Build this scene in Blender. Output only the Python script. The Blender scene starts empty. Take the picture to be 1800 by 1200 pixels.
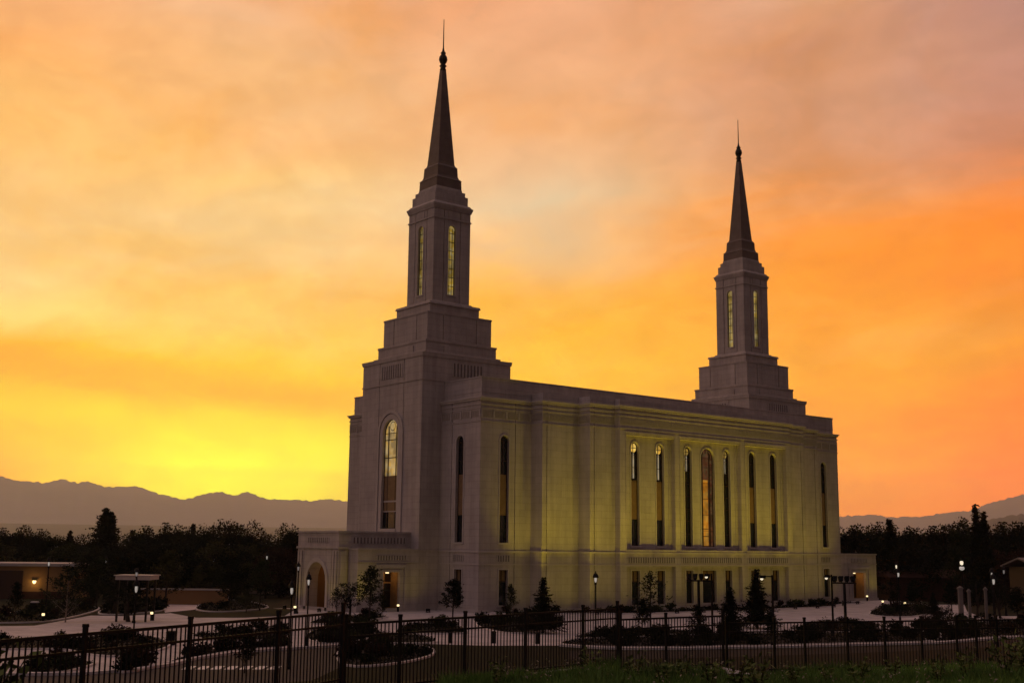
import bpy, math, random
from mathutils import Vector, Matrix

# ------------------------------------------------------------------ camera
R = math.radians
F, YAW, PITCH, ROLL = 2112.323, R(51.466), R(9.721), R(0.627)
CAM = Vector((-66.421, -87.89, 5.821))
FW = Vector((math.cos(YAW) * math.cos(PITCH), math.sin(YAW) * math.cos(PITCH), math.sin(PITCH)))
RT = Vector((math.sin(YAW), -math.cos(YAW), 0))
UP = RT.cross(FW)
CR, SR = math.cos(ROLL), math.sin(ROLL)
scene = bpy.context.scene
COL = scene.collection
cam_data = bpy.data.cameras.new('camera')
cam_data.sensor_width = 36
cam_data.lens = 36 * F / 1800
cam_data.clip_start = 0.2
cam_data.clip_end = 60000
cam = bpy.data.objects.new('camera', cam_data)
COL.objects.link(cam)
cx_ = RT * CR + UP * SR
cy_ = UP * CR - RT * SR
cam.matrix_world = Matrix(((cx_.x, cy_.x, -FW.x, CAM.x), (cx_.y, cy_.y, -FW.y, CAM.y), (cx_.z, cy_.z, -FW.z, CAM.z), (0, 0, 0, 1)))
scene.camera = cam


def ray(u, v):
    du, dv = u - 900, v - 600
    return FW * F + RT * (CR * du + SR * dv) - UP * (-SR * du + CR * dv)


def at(u, v, z=0.0):
    """point of the plan at height z, surveyed from the photograph"""
    d = ray(u, v)
    return CAM + d * ((z - CAM.z) / d.z)


def polar(u, dist, z=0.0):
    """point in the plan in the direction of column u, dist metres away"""
    d = ray(u, 964)
    k = dist / math.hypot(d.x, d.y)
    return Vector((CAM.x + d.x * k, CAM.y + d.y * k, z))


# ------------------------------------------------------------------ world, sun, exposure
SUN_AZ, SUN_EL = R(63.9), R(2.6)
scene.view_settings.view_transform = 'Standard'
scene.view_settings.look = 'None'
scene.view_settings.exposure = 0
scene.view_settings.gamma = 1


def lin(c):
    return tuple(((x / 255) / 12.92 if x / 255 <= .04045 else ((x / 255 + .055) / 1.055) ** 2.4) for x in c) + (1,)


world = bpy.data.worlds.new('World')
scene.world = world
world.use_nodes = True
wt = world.node_tree
wt.nodes.clear()


def N(tree, typ, **kw):
    n = tree.nodes.new(typ)
    for k, v in kw.items():
        setattr(n, k, v)
    return n


def wmath(op, a, b=None, c=None, clamp=False):
    n = N(wt, 'ShaderNodeMath', operation=op, use_clamp=clamp)
    for i, x in enumerate((a, b, c)):
        if x is None:
            continue
        if isinstance(x, (int, float)):
            n.inputs[i].default_value = x
        else:
            wt.links.new(x, n.inputs[i])
    return n.outputs[0]


def wmix(fac, a, b, blend='MIX'):
    n = N(wt, 'ShaderNodeMix', data_type='RGBA', blend_type=blend)
    for sock, x in ((n.inputs[0], fac), (n.inputs[6], a), (n.inputs[7], b)):
        if isinstance(x, (int, float)):
            sock.default_value = x
        elif isinstance(x, tuple):
            sock.default_value = x
        else:
            wt.links.new(x, sock)
    return n.outputs[2]


def wrange(v, a, b, lo=0.0, hi=1.0):
    n = N(wt, 'ShaderNodeMapRange', interpolation_type='SMOOTHSTEP')
    wt.links.new(v, n.inputs[0])
    for i, x in enumerate((a, b, lo, hi)):
        n.inputs[i + 1].default_value = x
    return n.outputs[0]


tc = N(wt, 'ShaderNodeTexCoord')
sep = N(wt, 'ShaderNodeSeparateXYZ')
wt.links.new(tc.outputs['Generated'], sep.inputs[0])
dx, dy, dz = sep.outputs
az = wmath('MULTIPLY', wmath('ARCTAN2', dy, dx), 180 / math.pi)
el = wmath('MULTIPLY', wmath('ARCSINE', dz), 180 / math.pi)
# cloud sheet coordinates: the direction projected onto a flat layer overhead
zz = wmath('ADD', wmath('MAXIMUM', dz, 0.0), 0.16)
comb = N(wt, 'ShaderNodeCombineXYZ')
wt.links.new(wmath('DIVIDE', dx, zz), comb.inputs[0])
wt.links.new(wmath('DIVIDE', dy, zz), comb.inputs[1])


def wnoise(scale, detail, rough, dist, loc=(0, 0, 0), rot=0.0, sc=(1, 1, 1)):
    mp = N(wt, 'ShaderNodeMapping')
    mp.inputs['Location'].default_value = loc
    mp.inputs['Rotation'].default_value = (0, 0, rot)
    mp.inputs['Scale'].default_value = sc
    wt.links.new(comb.outputs[0], mp.inputs[0])
    n = N(wt, 'ShaderNodeTexNoise')
    n.inputs['Scale'].default_value = scale
    n.inputs['Detail'].default_value = detail
    n.inputs['Roughness'].default_value = rough
    n.inputs['Distortion'].default_value = dist
    wt.links.new(mp.outputs[0], n.inputs['Vector'])
    return n.outputs[0]


n_big = wnoise(0.55, 3, .5, .6, (2.3, 1.1, 0), R(-28), (1, .55, 1))
n_mid = wnoise(1.5, 5, .58, .9, (5.1, 3.7, 0), R(-30), (1, .42, 1))
n_fine = wnoise(5.0, 6, .6, .6, (1.7, 8.2, 0), R(-32), (1, .4, 1))
warp = wmath('ADD', wmath('MULTIPLY', wmath('SUBTRACT', n_big, .5), 7.0), wmath('MULTIPLY', wmath('SUBTRACT', n_mid, .5), 6.0))
warp = wmath('MULTIPLY', warp, wrange(el, 2.0, 14.0))
elw = wmath('ADD', el, warp)
elf = wmath('DIVIDE', wmath('MAXIMUM', elw, 0.0), 90.0, clamp=True)
EL = lambda v: max(0.0, math.degrees(math.atan((957 - v) / F))) / 90
COLUMNS = [
    (76, [(860, (255, 170, 10)), (780, (255, 190, 30)), (735, (253, 212, 60)), (690, (255, 196, 52)), (645, (253, 185, 55)), (590, (253, 214, 120)), (540, (252, 204, 125)), (450, (245, 198, 130)), (330, (250, 190, 110)), (250, (252, 188, 110)), (150, (251, 172, 98)), (0, (243, 172, 115))]),
    (64, [(860, (255, 252, 0)), (790, (255, 240, 5)), (740, (255, 216, 30)), (700, (254, 196, 40)), (650, (252, 200, 75)), (600, (253, 205, 108)), (560, (252, 195, 105)), (500, (247, 200, 130)), (430, (243, 200, 135)), (330, (251, 198, 122)), (250, (250, 185, 115)), (130, (245, 185, 125)), (0, (238, 175, 125))]),
    (51, [(860, (255, 168, 5)), (740, (255, 190, 30)), (650, (255, 200, 80)), (590, (253, 188, 70)), (520, (254, 184, 82)), (430, (250, 188, 118)), (370, (234, 195, 145)), (300, (240, 184, 130)), (200, (240, 174, 120)), (100, (236, 165, 112)), (0, (235, 160, 110))]),
    (36, [(900, (255, 150, 15)), (800, (255, 163, 20)), (720, (255, 168, 45)), (640, (255, 165, 60)), (560, (253, 165, 66)), (500, (253, 155, 60)), (430, (252, 155, 70)), (370, (238, 155, 90)), (300, (220, 152, 108)), (200, (212, 150, 112)), (0, (212, 148, 112))]),
    (27, [(880, (255, 138, 18)), (780, (255, 138, 15)), (700, (253, 145, 40)), (600, (246, 153, 60)), (500, (252, 145, 50)), (430, (253, 140, 50)), (380, (246, 140, 65)), (300, (207, 136, 100)), (200, (200, 140, 115)), (100, (190, 135, 115)), (0, (180, 130, 120))]),
]
ZENITH = (164, 140, 146)
HAZE_D, HAZE_TOP, HAZE_R, AIR = 6.8e-5, 1500.0, 23500.0, (.28, .175, .11)    # density, top and radius of the air box, glow of the air itself
ramps = []
for a_, stops in COLUMNS:
    cr = N(wt, 'ShaderNodeValToRGB')
    e = cr.color_ramp.elements
    e[0].position, e[0].color = EL(stops[0][0]), lin(stops[0][1])
    e[1].position, e[1].color = .62, lin(ZENITH)
    for v, c in stops[1:]:
        s = e.new(EL(v))
        s.color = lin(c)
    wt.links.new(elf, cr.inputs[0])
    ramps.append((a_, cr.outputs[0]))
azw = wmath('ADD', az, wmath('MULTIPLY', wmath('SUBTRACT', n_mid, .5), 8.0))
front = ramps[0][1]
for (a0, c0), (a1, c1) in zip(ramps, ramps[1:]):
    front = wmix(wrange(azw, a0, a1), front, c1)
# smoke streaks
def dnoise(scale, detail, rough, dist, loc, sc):
    mp = N(wt, 'ShaderNodeMapping')
    mp.inputs['Location'].default_value = loc
    mp.inputs['Scale'].default_value = sc
    mp.inputs['Rotation'].default_value = (R(8), R(-10), 0)
    wt.links.new(tc.outputs['Generated'], mp.inputs[0])
    n = N(wt, 'ShaderNodeTexNoise')
    n.inputs['Scale'].default_value = scale
    n.inputs['Detail'].default_value = detail
    n.inputs['Roughness'].default_value = rough
    n.inputs['Distortion'].default_value = dist
    wt.links.new(mp.outputs[0], n.inputs['Vector'])
    return n.outputs[0]


n_smk = dnoise(5.5, 7, .60, .7, (3.1, 1.7, .4), (1, 1, 2.0))
n_wisp = dnoise(17, 6, .62, .5, (.7, 4.1, 2.2), (1, 1, 1.7))
smk = N(wt, 'ShaderNodeVectorMath', operation='MULTIPLY')
wt.links.new(front, smk.inputs[0])
smk.inputs[1].default_value = (1.0, .90, .66)
front = wmix(wmath('MULTIPLY', wrange(n_smk, .46, .70), .8), front, smk.outputs[0])
lgt = N(wt, 'ShaderNodeVectorMath', operation='MULTIPLY')
wt.links.new(front, lgt.inputs[0])
lgt.inputs[1].default_value = (1.02, 1.09, 1.22)
front = wmix(wmath('MULTIPLY', wrange(n_smk, .50, .28), wrange(el, 4, 9)), front, lgt.outputs[0])
# a thicker smoke bank lying low over the left half
bank_c = wmath('ADD', wmath('MULTIPLY', wmath('SUBTRACT', az, 60.0), .085), 6.5)
bank_d = wmath('ABSOLUTE', wmath('SUBTRACT', wmath('ADD', el, wmath('MULTIPLY', wmath('SUBTRACT', n_smk, .5), 3.4)), bank_c))
bank = wmath('MULTIPLY', wmath('MULTIPLY', wrange(bank_d, 1.5, .2), wrange(az, 53, 60)), wrange(n_wisp, .25, .6, .55, 1.0))
bk = N(wt, 'ShaderNodeVectorMath', operation='MULTIPLY')
wt.links.new(front, bk.inputs[0])
bk.inputs[1].default_value = (.97, .80, .40)
front = wmix(bank, front, bk.outputs[0])
streak = wmath('MULTIPLY', wrange(n_fine, .3, .72, .95, 1.04), wrange(n_wisp, .3, .7, .90, 1.06))
cb = N(wt, 'ShaderNodeCombineColor')
for i in range(3):
    wt.links.new(streak, cb.inputs[i])
front = wmix(.8, front, cb.outputs[0], 'MULTIPLY')
pale = wmath('MULTIPLY', wrange(n_mid, .5, .78), wrange(el, 5, 16))
front = wmix(wmath('MULTIPLY', pale, .30), front, lin((236, 196, 150)))
cool = wmath('MULTIPLY', wmath('MULTIPLY', wrange(az, 42, 50), wrange(az, 60, 52)), wmath('MULTIPLY', wrange(el, 11.5, 14.5), wrange(el, 20, 16.5)))
front = wmix(wmath('MULTIPLY', wmath('MULTIPLY', cool, wrange(n_smk, .25, .65)), .55), front, lin((208, 196, 168)))
# what lies behind the lower air: the air dims it and adds its own glow
path = wmath('MINIMUM', wmath('DIVIDE', HAZE_TOP, wmath('MAXIMUM', dz, .004)), HAZE_R)
trans = wmath('EXPONENT', wmath('MULTIPLY', path, -HAZE_D))
gl = N(wt, 'ShaderNodeVectorMath', operation='SCALE')
gl.inputs[0].default_value = AIR
wt.links.new(wmath('SUBTRACT', 1.0, trans), gl.inputs['Scale'])
sb = N(wt, 'ShaderNodeVectorMath', operation='SUBTRACT')
wt.links.new(front, sb.inputs[0])
wt.links.new(gl.outputs[0], sb.inputs[1])
mxv = N(wt, 'ShaderNodeVectorMath', operation='MAXIMUM')
wt.links.new(sb.outputs[0], mxv.inputs[0])
mxv.inputs[1].default_value = (0, 0, 0)
dv = N(wt, 'ShaderNodeVectorMath', operation='SCALE')
wt.links.new(mxv.outputs[0], dv.inputs[0])
wt.links.new(wmath('DIVIDE', 1.0, trans), dv.inputs['Scale'])
front = dv.outputs[0]
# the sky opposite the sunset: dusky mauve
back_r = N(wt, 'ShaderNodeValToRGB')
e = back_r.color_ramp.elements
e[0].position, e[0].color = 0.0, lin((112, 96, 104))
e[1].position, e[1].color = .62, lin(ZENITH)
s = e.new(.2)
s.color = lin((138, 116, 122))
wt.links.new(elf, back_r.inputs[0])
# angle away from the middle of the view
daz = wmath('ABSOLUTE', wmath('SUBTRACT', az, 56.0))
daz = wmath('MINIMUM', daz, wmath('SUBTRACT', 360.0, daz))
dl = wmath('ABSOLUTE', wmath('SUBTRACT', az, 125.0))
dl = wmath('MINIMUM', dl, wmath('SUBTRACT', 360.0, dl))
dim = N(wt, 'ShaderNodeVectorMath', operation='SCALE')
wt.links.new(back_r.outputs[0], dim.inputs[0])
# unseen sky brightened at left, dimmed at right, to shade the long wall
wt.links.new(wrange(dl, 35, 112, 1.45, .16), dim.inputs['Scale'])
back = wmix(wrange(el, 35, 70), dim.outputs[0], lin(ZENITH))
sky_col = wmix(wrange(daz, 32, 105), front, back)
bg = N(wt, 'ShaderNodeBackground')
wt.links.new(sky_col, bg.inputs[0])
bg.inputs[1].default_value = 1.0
nish = N(wt, 'ShaderNodeTexSky', sky_type='NISHITA')
nish.sun_disc = False
nish.sun_elevation = SUN_EL
nish.sun_rotation = math.pi / 2 - SUN_AZ
nish.dust_density = 4.0
bg2 = N(wt, 'ShaderNodeBackground')
wt.links.new(nish.outputs[0], bg2.inputs[0])
bg2.inputs[1].default_value = 0.004
add = N(wt, 'ShaderNodeAddShader')
wt.links.new(bg.outputs[0], add.inputs[0])
wt.links.new(bg2.outputs[0], add.inputs[1])
wo = N(wt, 'ShaderNodeOutputWorld')
wt.links.new(add.outputs[0], wo.inputs[0])

sun_d = bpy.data.lights.new('sun', 'SUN')
sun_d.energy = 0.35
sun_d.angle = R(3)
sun_d.color = (1, .6, .25)
sun = bpy.data.objects.new('sun', sun_d)
COL.objects.link(sun)
sd = Vector((math.cos(SUN_EL) * math.cos(SUN_AZ), math.cos(SUN_EL) * math.sin(SUN_AZ), math.sin(SUN_EL)))
sun.rotation_euler = sd.to_track_quat('Z', 'Y').to_euler()
scene.cycles.max_bounces = 6
scene.cycles.volume_bounces = 1
scene.cycles.transparent_max_bounces = 8
FLOOD_WIDE, FLOOD_HIGH = 125.0, 1700.0      # watts of each uplight head


# ------------------------------------------------------------------ helpers
class MB:
    def __init__(self):
        self.v, self.f, self.m = [], [], []

    def pts(self, ps):
        k = len(self.v)
        self.v += [tuple(p) for p in ps]
        return k

    def face(self, ps, mi=0):
        k = self.pts(ps)
        self.f.append(tuple(range(k, k + len(ps))))
        self.m.append(mi)

    def hexa(self, p, mi=0):
        """p: four bottom corners (counter-clockwise from above) and four top corners"""
        k = self.pts(p)
        for q in ((3, 2, 1, 0), (4, 5, 6, 7), (0, 1, 5, 4), (1, 2, 6, 5), (2, 3, 7, 6), (3, 0, 4, 7)):
            self.f.append(tuple(k + i for i in q))
            self.m.append(mi)

    def box(self, x0, x1, y0, y1, z0, z1, mi=0):
        self.hexa([(x0, y0, z0), (x1, y0, z0), (x1, y1, z0), (x0, y1, z0), (x0, y0, z1), (x1, y0, z1), (x1, y1, z1), (x0, y1, z1)], mi)

    def obox(self, W, u0, u1, n0, n1, z0, z1, mi=0):
        self.hexa([W(u0, n1, z0), W(u1, n1, z0), W(u1, n0, z0), W(u0, n0, z0), W(u0, n1, z1), W(u1, n1, z1), W(u1, n0, z1), W(u0, n0, z1)], mi)

    def frustum(self, cx, cy, h0, z0, h1, z1, mi=0):
        self.hexa([(cx - h0, cy - h0, z0), (cx + h0, cy - h0, z0), (cx + h0, cy + h0, z0), (cx - h0, cy + h0, z0),
                   (cx - h1, cy - h1, z1), (cx + h1, cy - h1, z1), (cx + h1, cy + h1, z1), (cx - h1, cy + h1, z1)], mi)

    def prism(self, poly, z0, z1, mi=0, cap=True):
        n = len(poly)
        k = self.pts([(p[0], p[1], z0) for p in poly] + [(p[0], p[1], z1) for p in poly])
        for i in range(n):
            j = (i + 1) % n
            self.f.append((k + i, k + j, k + n + j, k + n + i))
            self.m.append(mi)
        if cap:
            self.f.append(tuple(k + n + i for i in range(n)))
            self.m.append(mi)
            self.f.append(tuple(k + i for i in reversed(range(n))))
            self.m.append(mi)

    def band(self, poly, z0, z1, out, inn=0.0, mi=0, out0=None):
        """moulding round a plan polygon; out0 is the projection of its lower edge"""
        a = offset(poly, -inn)
        b1 = offset(poly, out)
        b0 = b1 if out0 is None else offset(poly, out0)
        n = len(poly)
        for i in range(n):
            j = (i + 1) % n
            q = lambda p, z: (p[0], p[1], z)
            self.face([q(b0[i], z0), q(b0[j], z0), q(b1[j], z1), q(b1[i], z1)], mi)
            self.face([q(b1[i], z1), q(b1[j], z1), q(a[j], z1), q(a[i], z1)], mi)
            self.face([q(a[i], z0), q(a[j], z0), q(b0[j], z0), q(b0[i], z0)], mi)
            if inn:
                self.face([q(a[j], z0), q(a[i], z0), q(a[i], z1), q(a[j], z1)], mi)

    def tube(self, path, radii, seg=6, mi=0, cap=True):
        path = [Vector(p) for p in path]
        rings = []
        for i, p in enumerate(path):
            t = (path[min(i + 1, len(path) - 1)] - path[max(i - 1, 0)]).normalized()
            a = t.orthogonal().normalized()
            b = t.cross(a)
            r = radii[i] if isinstance(radii, (list, tuple)) else radii
            rings.append(self.pts([p + (a * math.cos(k * 2 * math.pi / seg) + b * math.sin(k * 2 * math.pi / seg)) * r for k in range(seg)]))
        for r0, r1 in zip(rings, rings[1:]):
            for k in range(seg):
                l = (k + 1) % seg
                self.f.append((r0 + k, r0 + l, r1 + l, r1 + k))
                self.m.append(mi)
        if cap:
            self.f.append(tuple(rings[0] + k for k in reversed(range(seg))))
            self.f.append(tuple(rings[-1] + k for k in range(seg)))
            self.m += [mi, mi]

    def lathe(self, prof, cx=0, cy=0, seg=12, mi=0):
        rings = [self.pts([(cx + r * math.cos(k * 2 * math.pi / seg), cy + r * math.sin(k * 2 * math.pi / seg), z) for k in range(seg)]) for r, z in prof]
        for r0, r1 in zip(rings, rings[1:]):
            for k in range(seg):
                l = (k + 1) % seg
                self.f.append((r0 + k, r0 + l, r1 + l, r1 + k))
                self.m.append(mi)
        self.f.append(tuple(rings[0] + k for k in reversed(range(seg))))
        self.f.append(tuple(rings[-1] + k for k in range(seg)))
        self.m += [mi, mi]

    def build(self, name, mats, parent=None, loc=None, smooth=False):
        me = bpy.data.meshes.new(name)
        me.from_pydata(self.v, [], self.f)
        mats = mats if isinstance(mats, (list, tuple)) else [mats]
        for m in mats:
            me.materials.append(m)
        if len(mats) > 1:
            me.polygons.foreach_set('material_index', self.m)
        if smooth:
            me.polygons.foreach_set('use_smooth', [True] * len(me.polygons))
        o = bpy.data.objects.new(name, me)
        COL.objects.link(o)
        if parent:
            o.parent = parent
        if loc is not None:
            o.location = loc
        return o


def offset(poly, d):
    if not d:
        return [tuple(p[:2]) for p in poly]
    out, n = [], len(poly)
    for i in range(n):
        p0, p, p1 = Vector(poly[i - 1][:2]), Vector(poly[i][:2]), Vector(poly[(i + 1) % n][:2])
        e0, e1 = (p - p0).normalized(), (p1 - p).normalized()
        n0, n1 = Vector((e0.y, -e0.x)), Vector((e1.y, -e1.x))
        k = (n0 + n1) / (1 + n0.dot(n1))
        out.append(tuple(p + k * d))
    return out


def tag(o, label=None, cat=None, group=None, kind=None):
    for k, v in (('label', label), ('category', cat), ('group', group), ('kind', kind)):
        if v:
            o[k] = v
    return o


def empty(name, loc=(0, 0, 0), rz=0.0):
    o = bpy.data.objects.new(name, None)
    o.location = loc
    o.rotation_euler = (0, 0, rz)
    o.empty_display_size = .5
    COL.objects.link(o)
    return o


def kids(o):
    return [c for c in ALL_CHILDREN.get(o.name, [])] or list(o.children)


ALL_CHILDREN = {}


def copy_tree(o, loc=None, rz=None, scale=None, parent=None):
    c = o.copy()
    COL.objects.link(c)
    if parent:
        c.parent = parent
    if loc is not None:
        c.location = loc
    if rz is not None:
        c.rotation_euler = (0, 0, rz)
    if scale is not None:
        c.scale = scale if isinstance(scale, (tuple, list)) else (scale,) * 3
    for ch in list(o.children):
        copy_tree(ch, parent=c)
    return c


# ------------------------------------------------------------------ materials
def mat(name, color, rough=.8, noise=0.0, nscale=2.0, bump=0.0, metal=0.0, spec=.3, emit=None, estr=0.0):
    m = bpy.data.materials.new(name)
    m.use_nodes = True
    t = m.node_tree
    b = t.nodes['Principled BSDF']
    b.inputs['Base Color'].default_value = tuple(color) + (1,)
    b.inputs['Roughness'].default_value = rough
    b.inputs['Metallic'].default_value = metal
    b.inputs['Specular IOR Level'].default_value = spec
    if emit:
        b.inputs['Emission Color'].default_value = tuple(emit) + (1,)
        b.inputs['Emission Strength'].default_value = estr
    if noise or bump:
        tcn = t.nodes.new('ShaderNodeTexCoord')
        nz = t.nodes.new('ShaderNodeTexNoise')
        nz.inputs['Scale'].default_value = nscale
        nz.inputs['Detail'].default_value = 6
        t.links.new(tcn.outputs['Object'], nz.inputs['Vector'])
        if noise:
            r = t.nodes.new('ShaderNodeMapRange')
            r.inputs[1].default_value, r.inputs[2].default_value = .25, .75
            r.inputs[3].default_value, r.inputs[4].default_value = 1 - noise, 1 + noise
            t.links.new(nz.outputs[0], r.inputs[0])
            mx = t.nodes.new('ShaderNodeVectorMath')
            mx.operation = 'SCALE'
            mx.inputs[0].default_value = tuple(color)
            t.links.new(r.outputs[0], mx.inputs['Scale'])
            t.links.new(mx.outputs[0], b.inputs['Base Color'])
        if bump:
            bp = t.nodes.new('ShaderNodeBump')
            bp.inputs['Strength'].default_value = bump
            bp.inputs['Distance'].default_value = .05
            t.links.new(nz.outputs[0], bp.inputs['Height'])
            t.links.new(bp.outputs[0], b.inputs['Normal'])
    return m


def stone(name, c1, c2, joint, bw=1.35, bh=.62, flat=False):
    """ashlar: courses of blocks that differ a little in tone, thin joints"""
    m = bpy.data.materials.new(name)
    m.use_nodes = True
    t = m.node_tree
    b = t.nodes['Principled BSDF']
    b.inputs['Roughness'].default_value = .85
    b.inputs['Specular IOR Level'].default_value = .2
    tcn = t.nodes.new('ShaderNodeTexCoord')
    sp = t.nodes.new('ShaderNodeSeparateXYZ')
    t.links.new(tcn.outputs['Object'], sp.inputs[0])
    ad = t.nodes.new('ShaderNodeMath')
    t.links.new(sp.outputs[0], ad.inputs[0])
    t.links.new(sp.outputs[1], ad.inputs[1])
    cb_ = t.nodes.new('ShaderNodeCombineXYZ')
    t.links.new(ad.outputs[0], cb_.inputs[0])
    t.links.new(sp.outputs[2], cb_.inputs[1])
    br = t.nodes.new('ShaderNodeTexBrick')
    br.inputs['Color1'].default_value = tuple(c1) + (1,)
    br.inputs['Color2'].default_value = tuple(c2) + (1,)
    br.inputs['Mortar'].default_value = tuple(joint) + (1,)
    br.inputs['Scale'].default_value = 1
    br.inputs['Mortar Size'].default_value = .018
    br.inputs['Mortar Smooth'].default_value = .4
    br.inputs['Brick Width'].default_value = bw
    br.inputs['Row Height'].default_value = bh
    t.links.new(tcn.outputs['Object'] if flat else cb_.outputs[0], br.inputs['Vector'])
    nz = t.nodes.new('ShaderNodeTexNoise')
    nz.inputs['Scale'].default_value = .35
    nz.inputs['Detail'].default_value = 8
    nz.inputs['Roughness'].default_value = .65
    t.links.new(tcn.outputs['Object'], nz.inputs['Vector'])
    r = t.nodes.new('ShaderNodeMapRange')
    r.inputs[1].default_value, r.inputs[2].default_value = .3, .7
    r.inputs[3].default_value, r.inputs[4].default_value = .86, 1.1
    t.links.new(nz.outputs[0], r.inputs[0])
    mx = t.nodes.new('ShaderNodeVectorMath')
    mx.operation = 'SCALE'
    t.links.new(br.outputs['Color'], mx.inputs[0])
    t.links.new(r.outputs[0], mx.inputs['Scale'])
    t.links.new(mx.outputs[0], b.inputs['Base Color'])
    mp = t.nodes.new('ShaderNodeMapping')
    mp.inputs['Scale'].default_value = (1.3, 1.3, .09) if not flat else (.5, .5, .5)
    t.links.new(tcn.outputs['Object'], mp.inputs[0])
    n2 = t.nodes.new('ShaderNodeTexNoise')
    n2.inputs['Scale'].default_value = 1.0
    n2.inputs['Detail'].default_value = 7
    n2.inputs['Roughness'].default_value = .7
    t.links.new(mp.outputs[0], n2.inputs['Vector'])
    r2 = t.nodes.new('ShaderNodeMapRange')
    r2.inputs[1].default_value, r2.inputs[2].default_value = .38, .68
    r2.inputs[3].default_value, r2.inputs[4].default_value = 1.06, .80
    t.links.new(n2.outputs[0], r2.inputs[0])
    m2 = t.nodes.new('ShaderNodeVectorMath')
    m2.operation = 'SCALE'
    t.links.new(mx.outputs[0], m2.inputs[0])
    t.links.new(r2.outputs[0], m2.inputs['Scale'])
    t.links.new(m2.outputs[0], b.inputs['Base Color'])
    bp = t.nodes.new('ShaderNodeBump')
    bp.inputs['Strength'].default_value = .5
    bp.inputs['Distance'].default_value = .02
    bp.invert = True
    t.links.new(br.outputs['Fac'], bp.inputs['Height'])
    t.links.new(bp.outputs[0], b.inputs['Normal'])
    return m


def art_glass(name, c1, c2, strength, cell=3.0):
    """lit leaded glass: panes of two glowing tints"""
    m = bpy.data.materials.new(name)
    m.use_nodes = True
    t = m.node_tree
    b = t.nodes['Principled BSDF']
    b.inputs['Base Color'].default_value = (.03, .03, .03, 1)
    b.inputs['Roughness'].default_value = .2
    tcn = t.nodes.new('ShaderNodeTexCoord')
    vo = t.nodes.new('ShaderNodeTexVoronoi')
    vo.inputs['Scale'].default_value = cell
    t.links.new(tcn.outputs['Object'], vo.inputs['Vector'])
    nz = t.nodes.new('ShaderNodeTexNoise')
    nz.inputs['Scale'].default_value = .8
    t.links.new(tcn.outputs['Object'], nz.inputs['Vector'])
    s_ = t.nodes.new('ShaderNodeSeparateColor')
    t.links.new(vo.outputs['Color'], s_.inputs[0])
    mx = t.nodes.new('ShaderNodeMix')
    mx.data_type = 'RGBA'
    mx.inputs[6].default_value = tuple(c1) + (1,)
    mx.inputs[7].default_value = tuple(c2) + (1,)
    t.links.new(s_.outputs[0], mx.inputs[0])
    t.links.new(mx.outputs[2], b.inputs['Emission Color'])
    r = t.nodes.new('ShaderNodeMapRange')
    r.inputs[1].default_value, r.inputs[2].default_value = .35, .65
    r.inputs[3].default_value, r.inputs[4].default_value = strength * .45, strength * 1.25
    t.links.new(nz.outputs[0], r.inputs[0])
    t.links.new(r.outputs[0], b.inputs['Emission Strength'])
    return m


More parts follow.
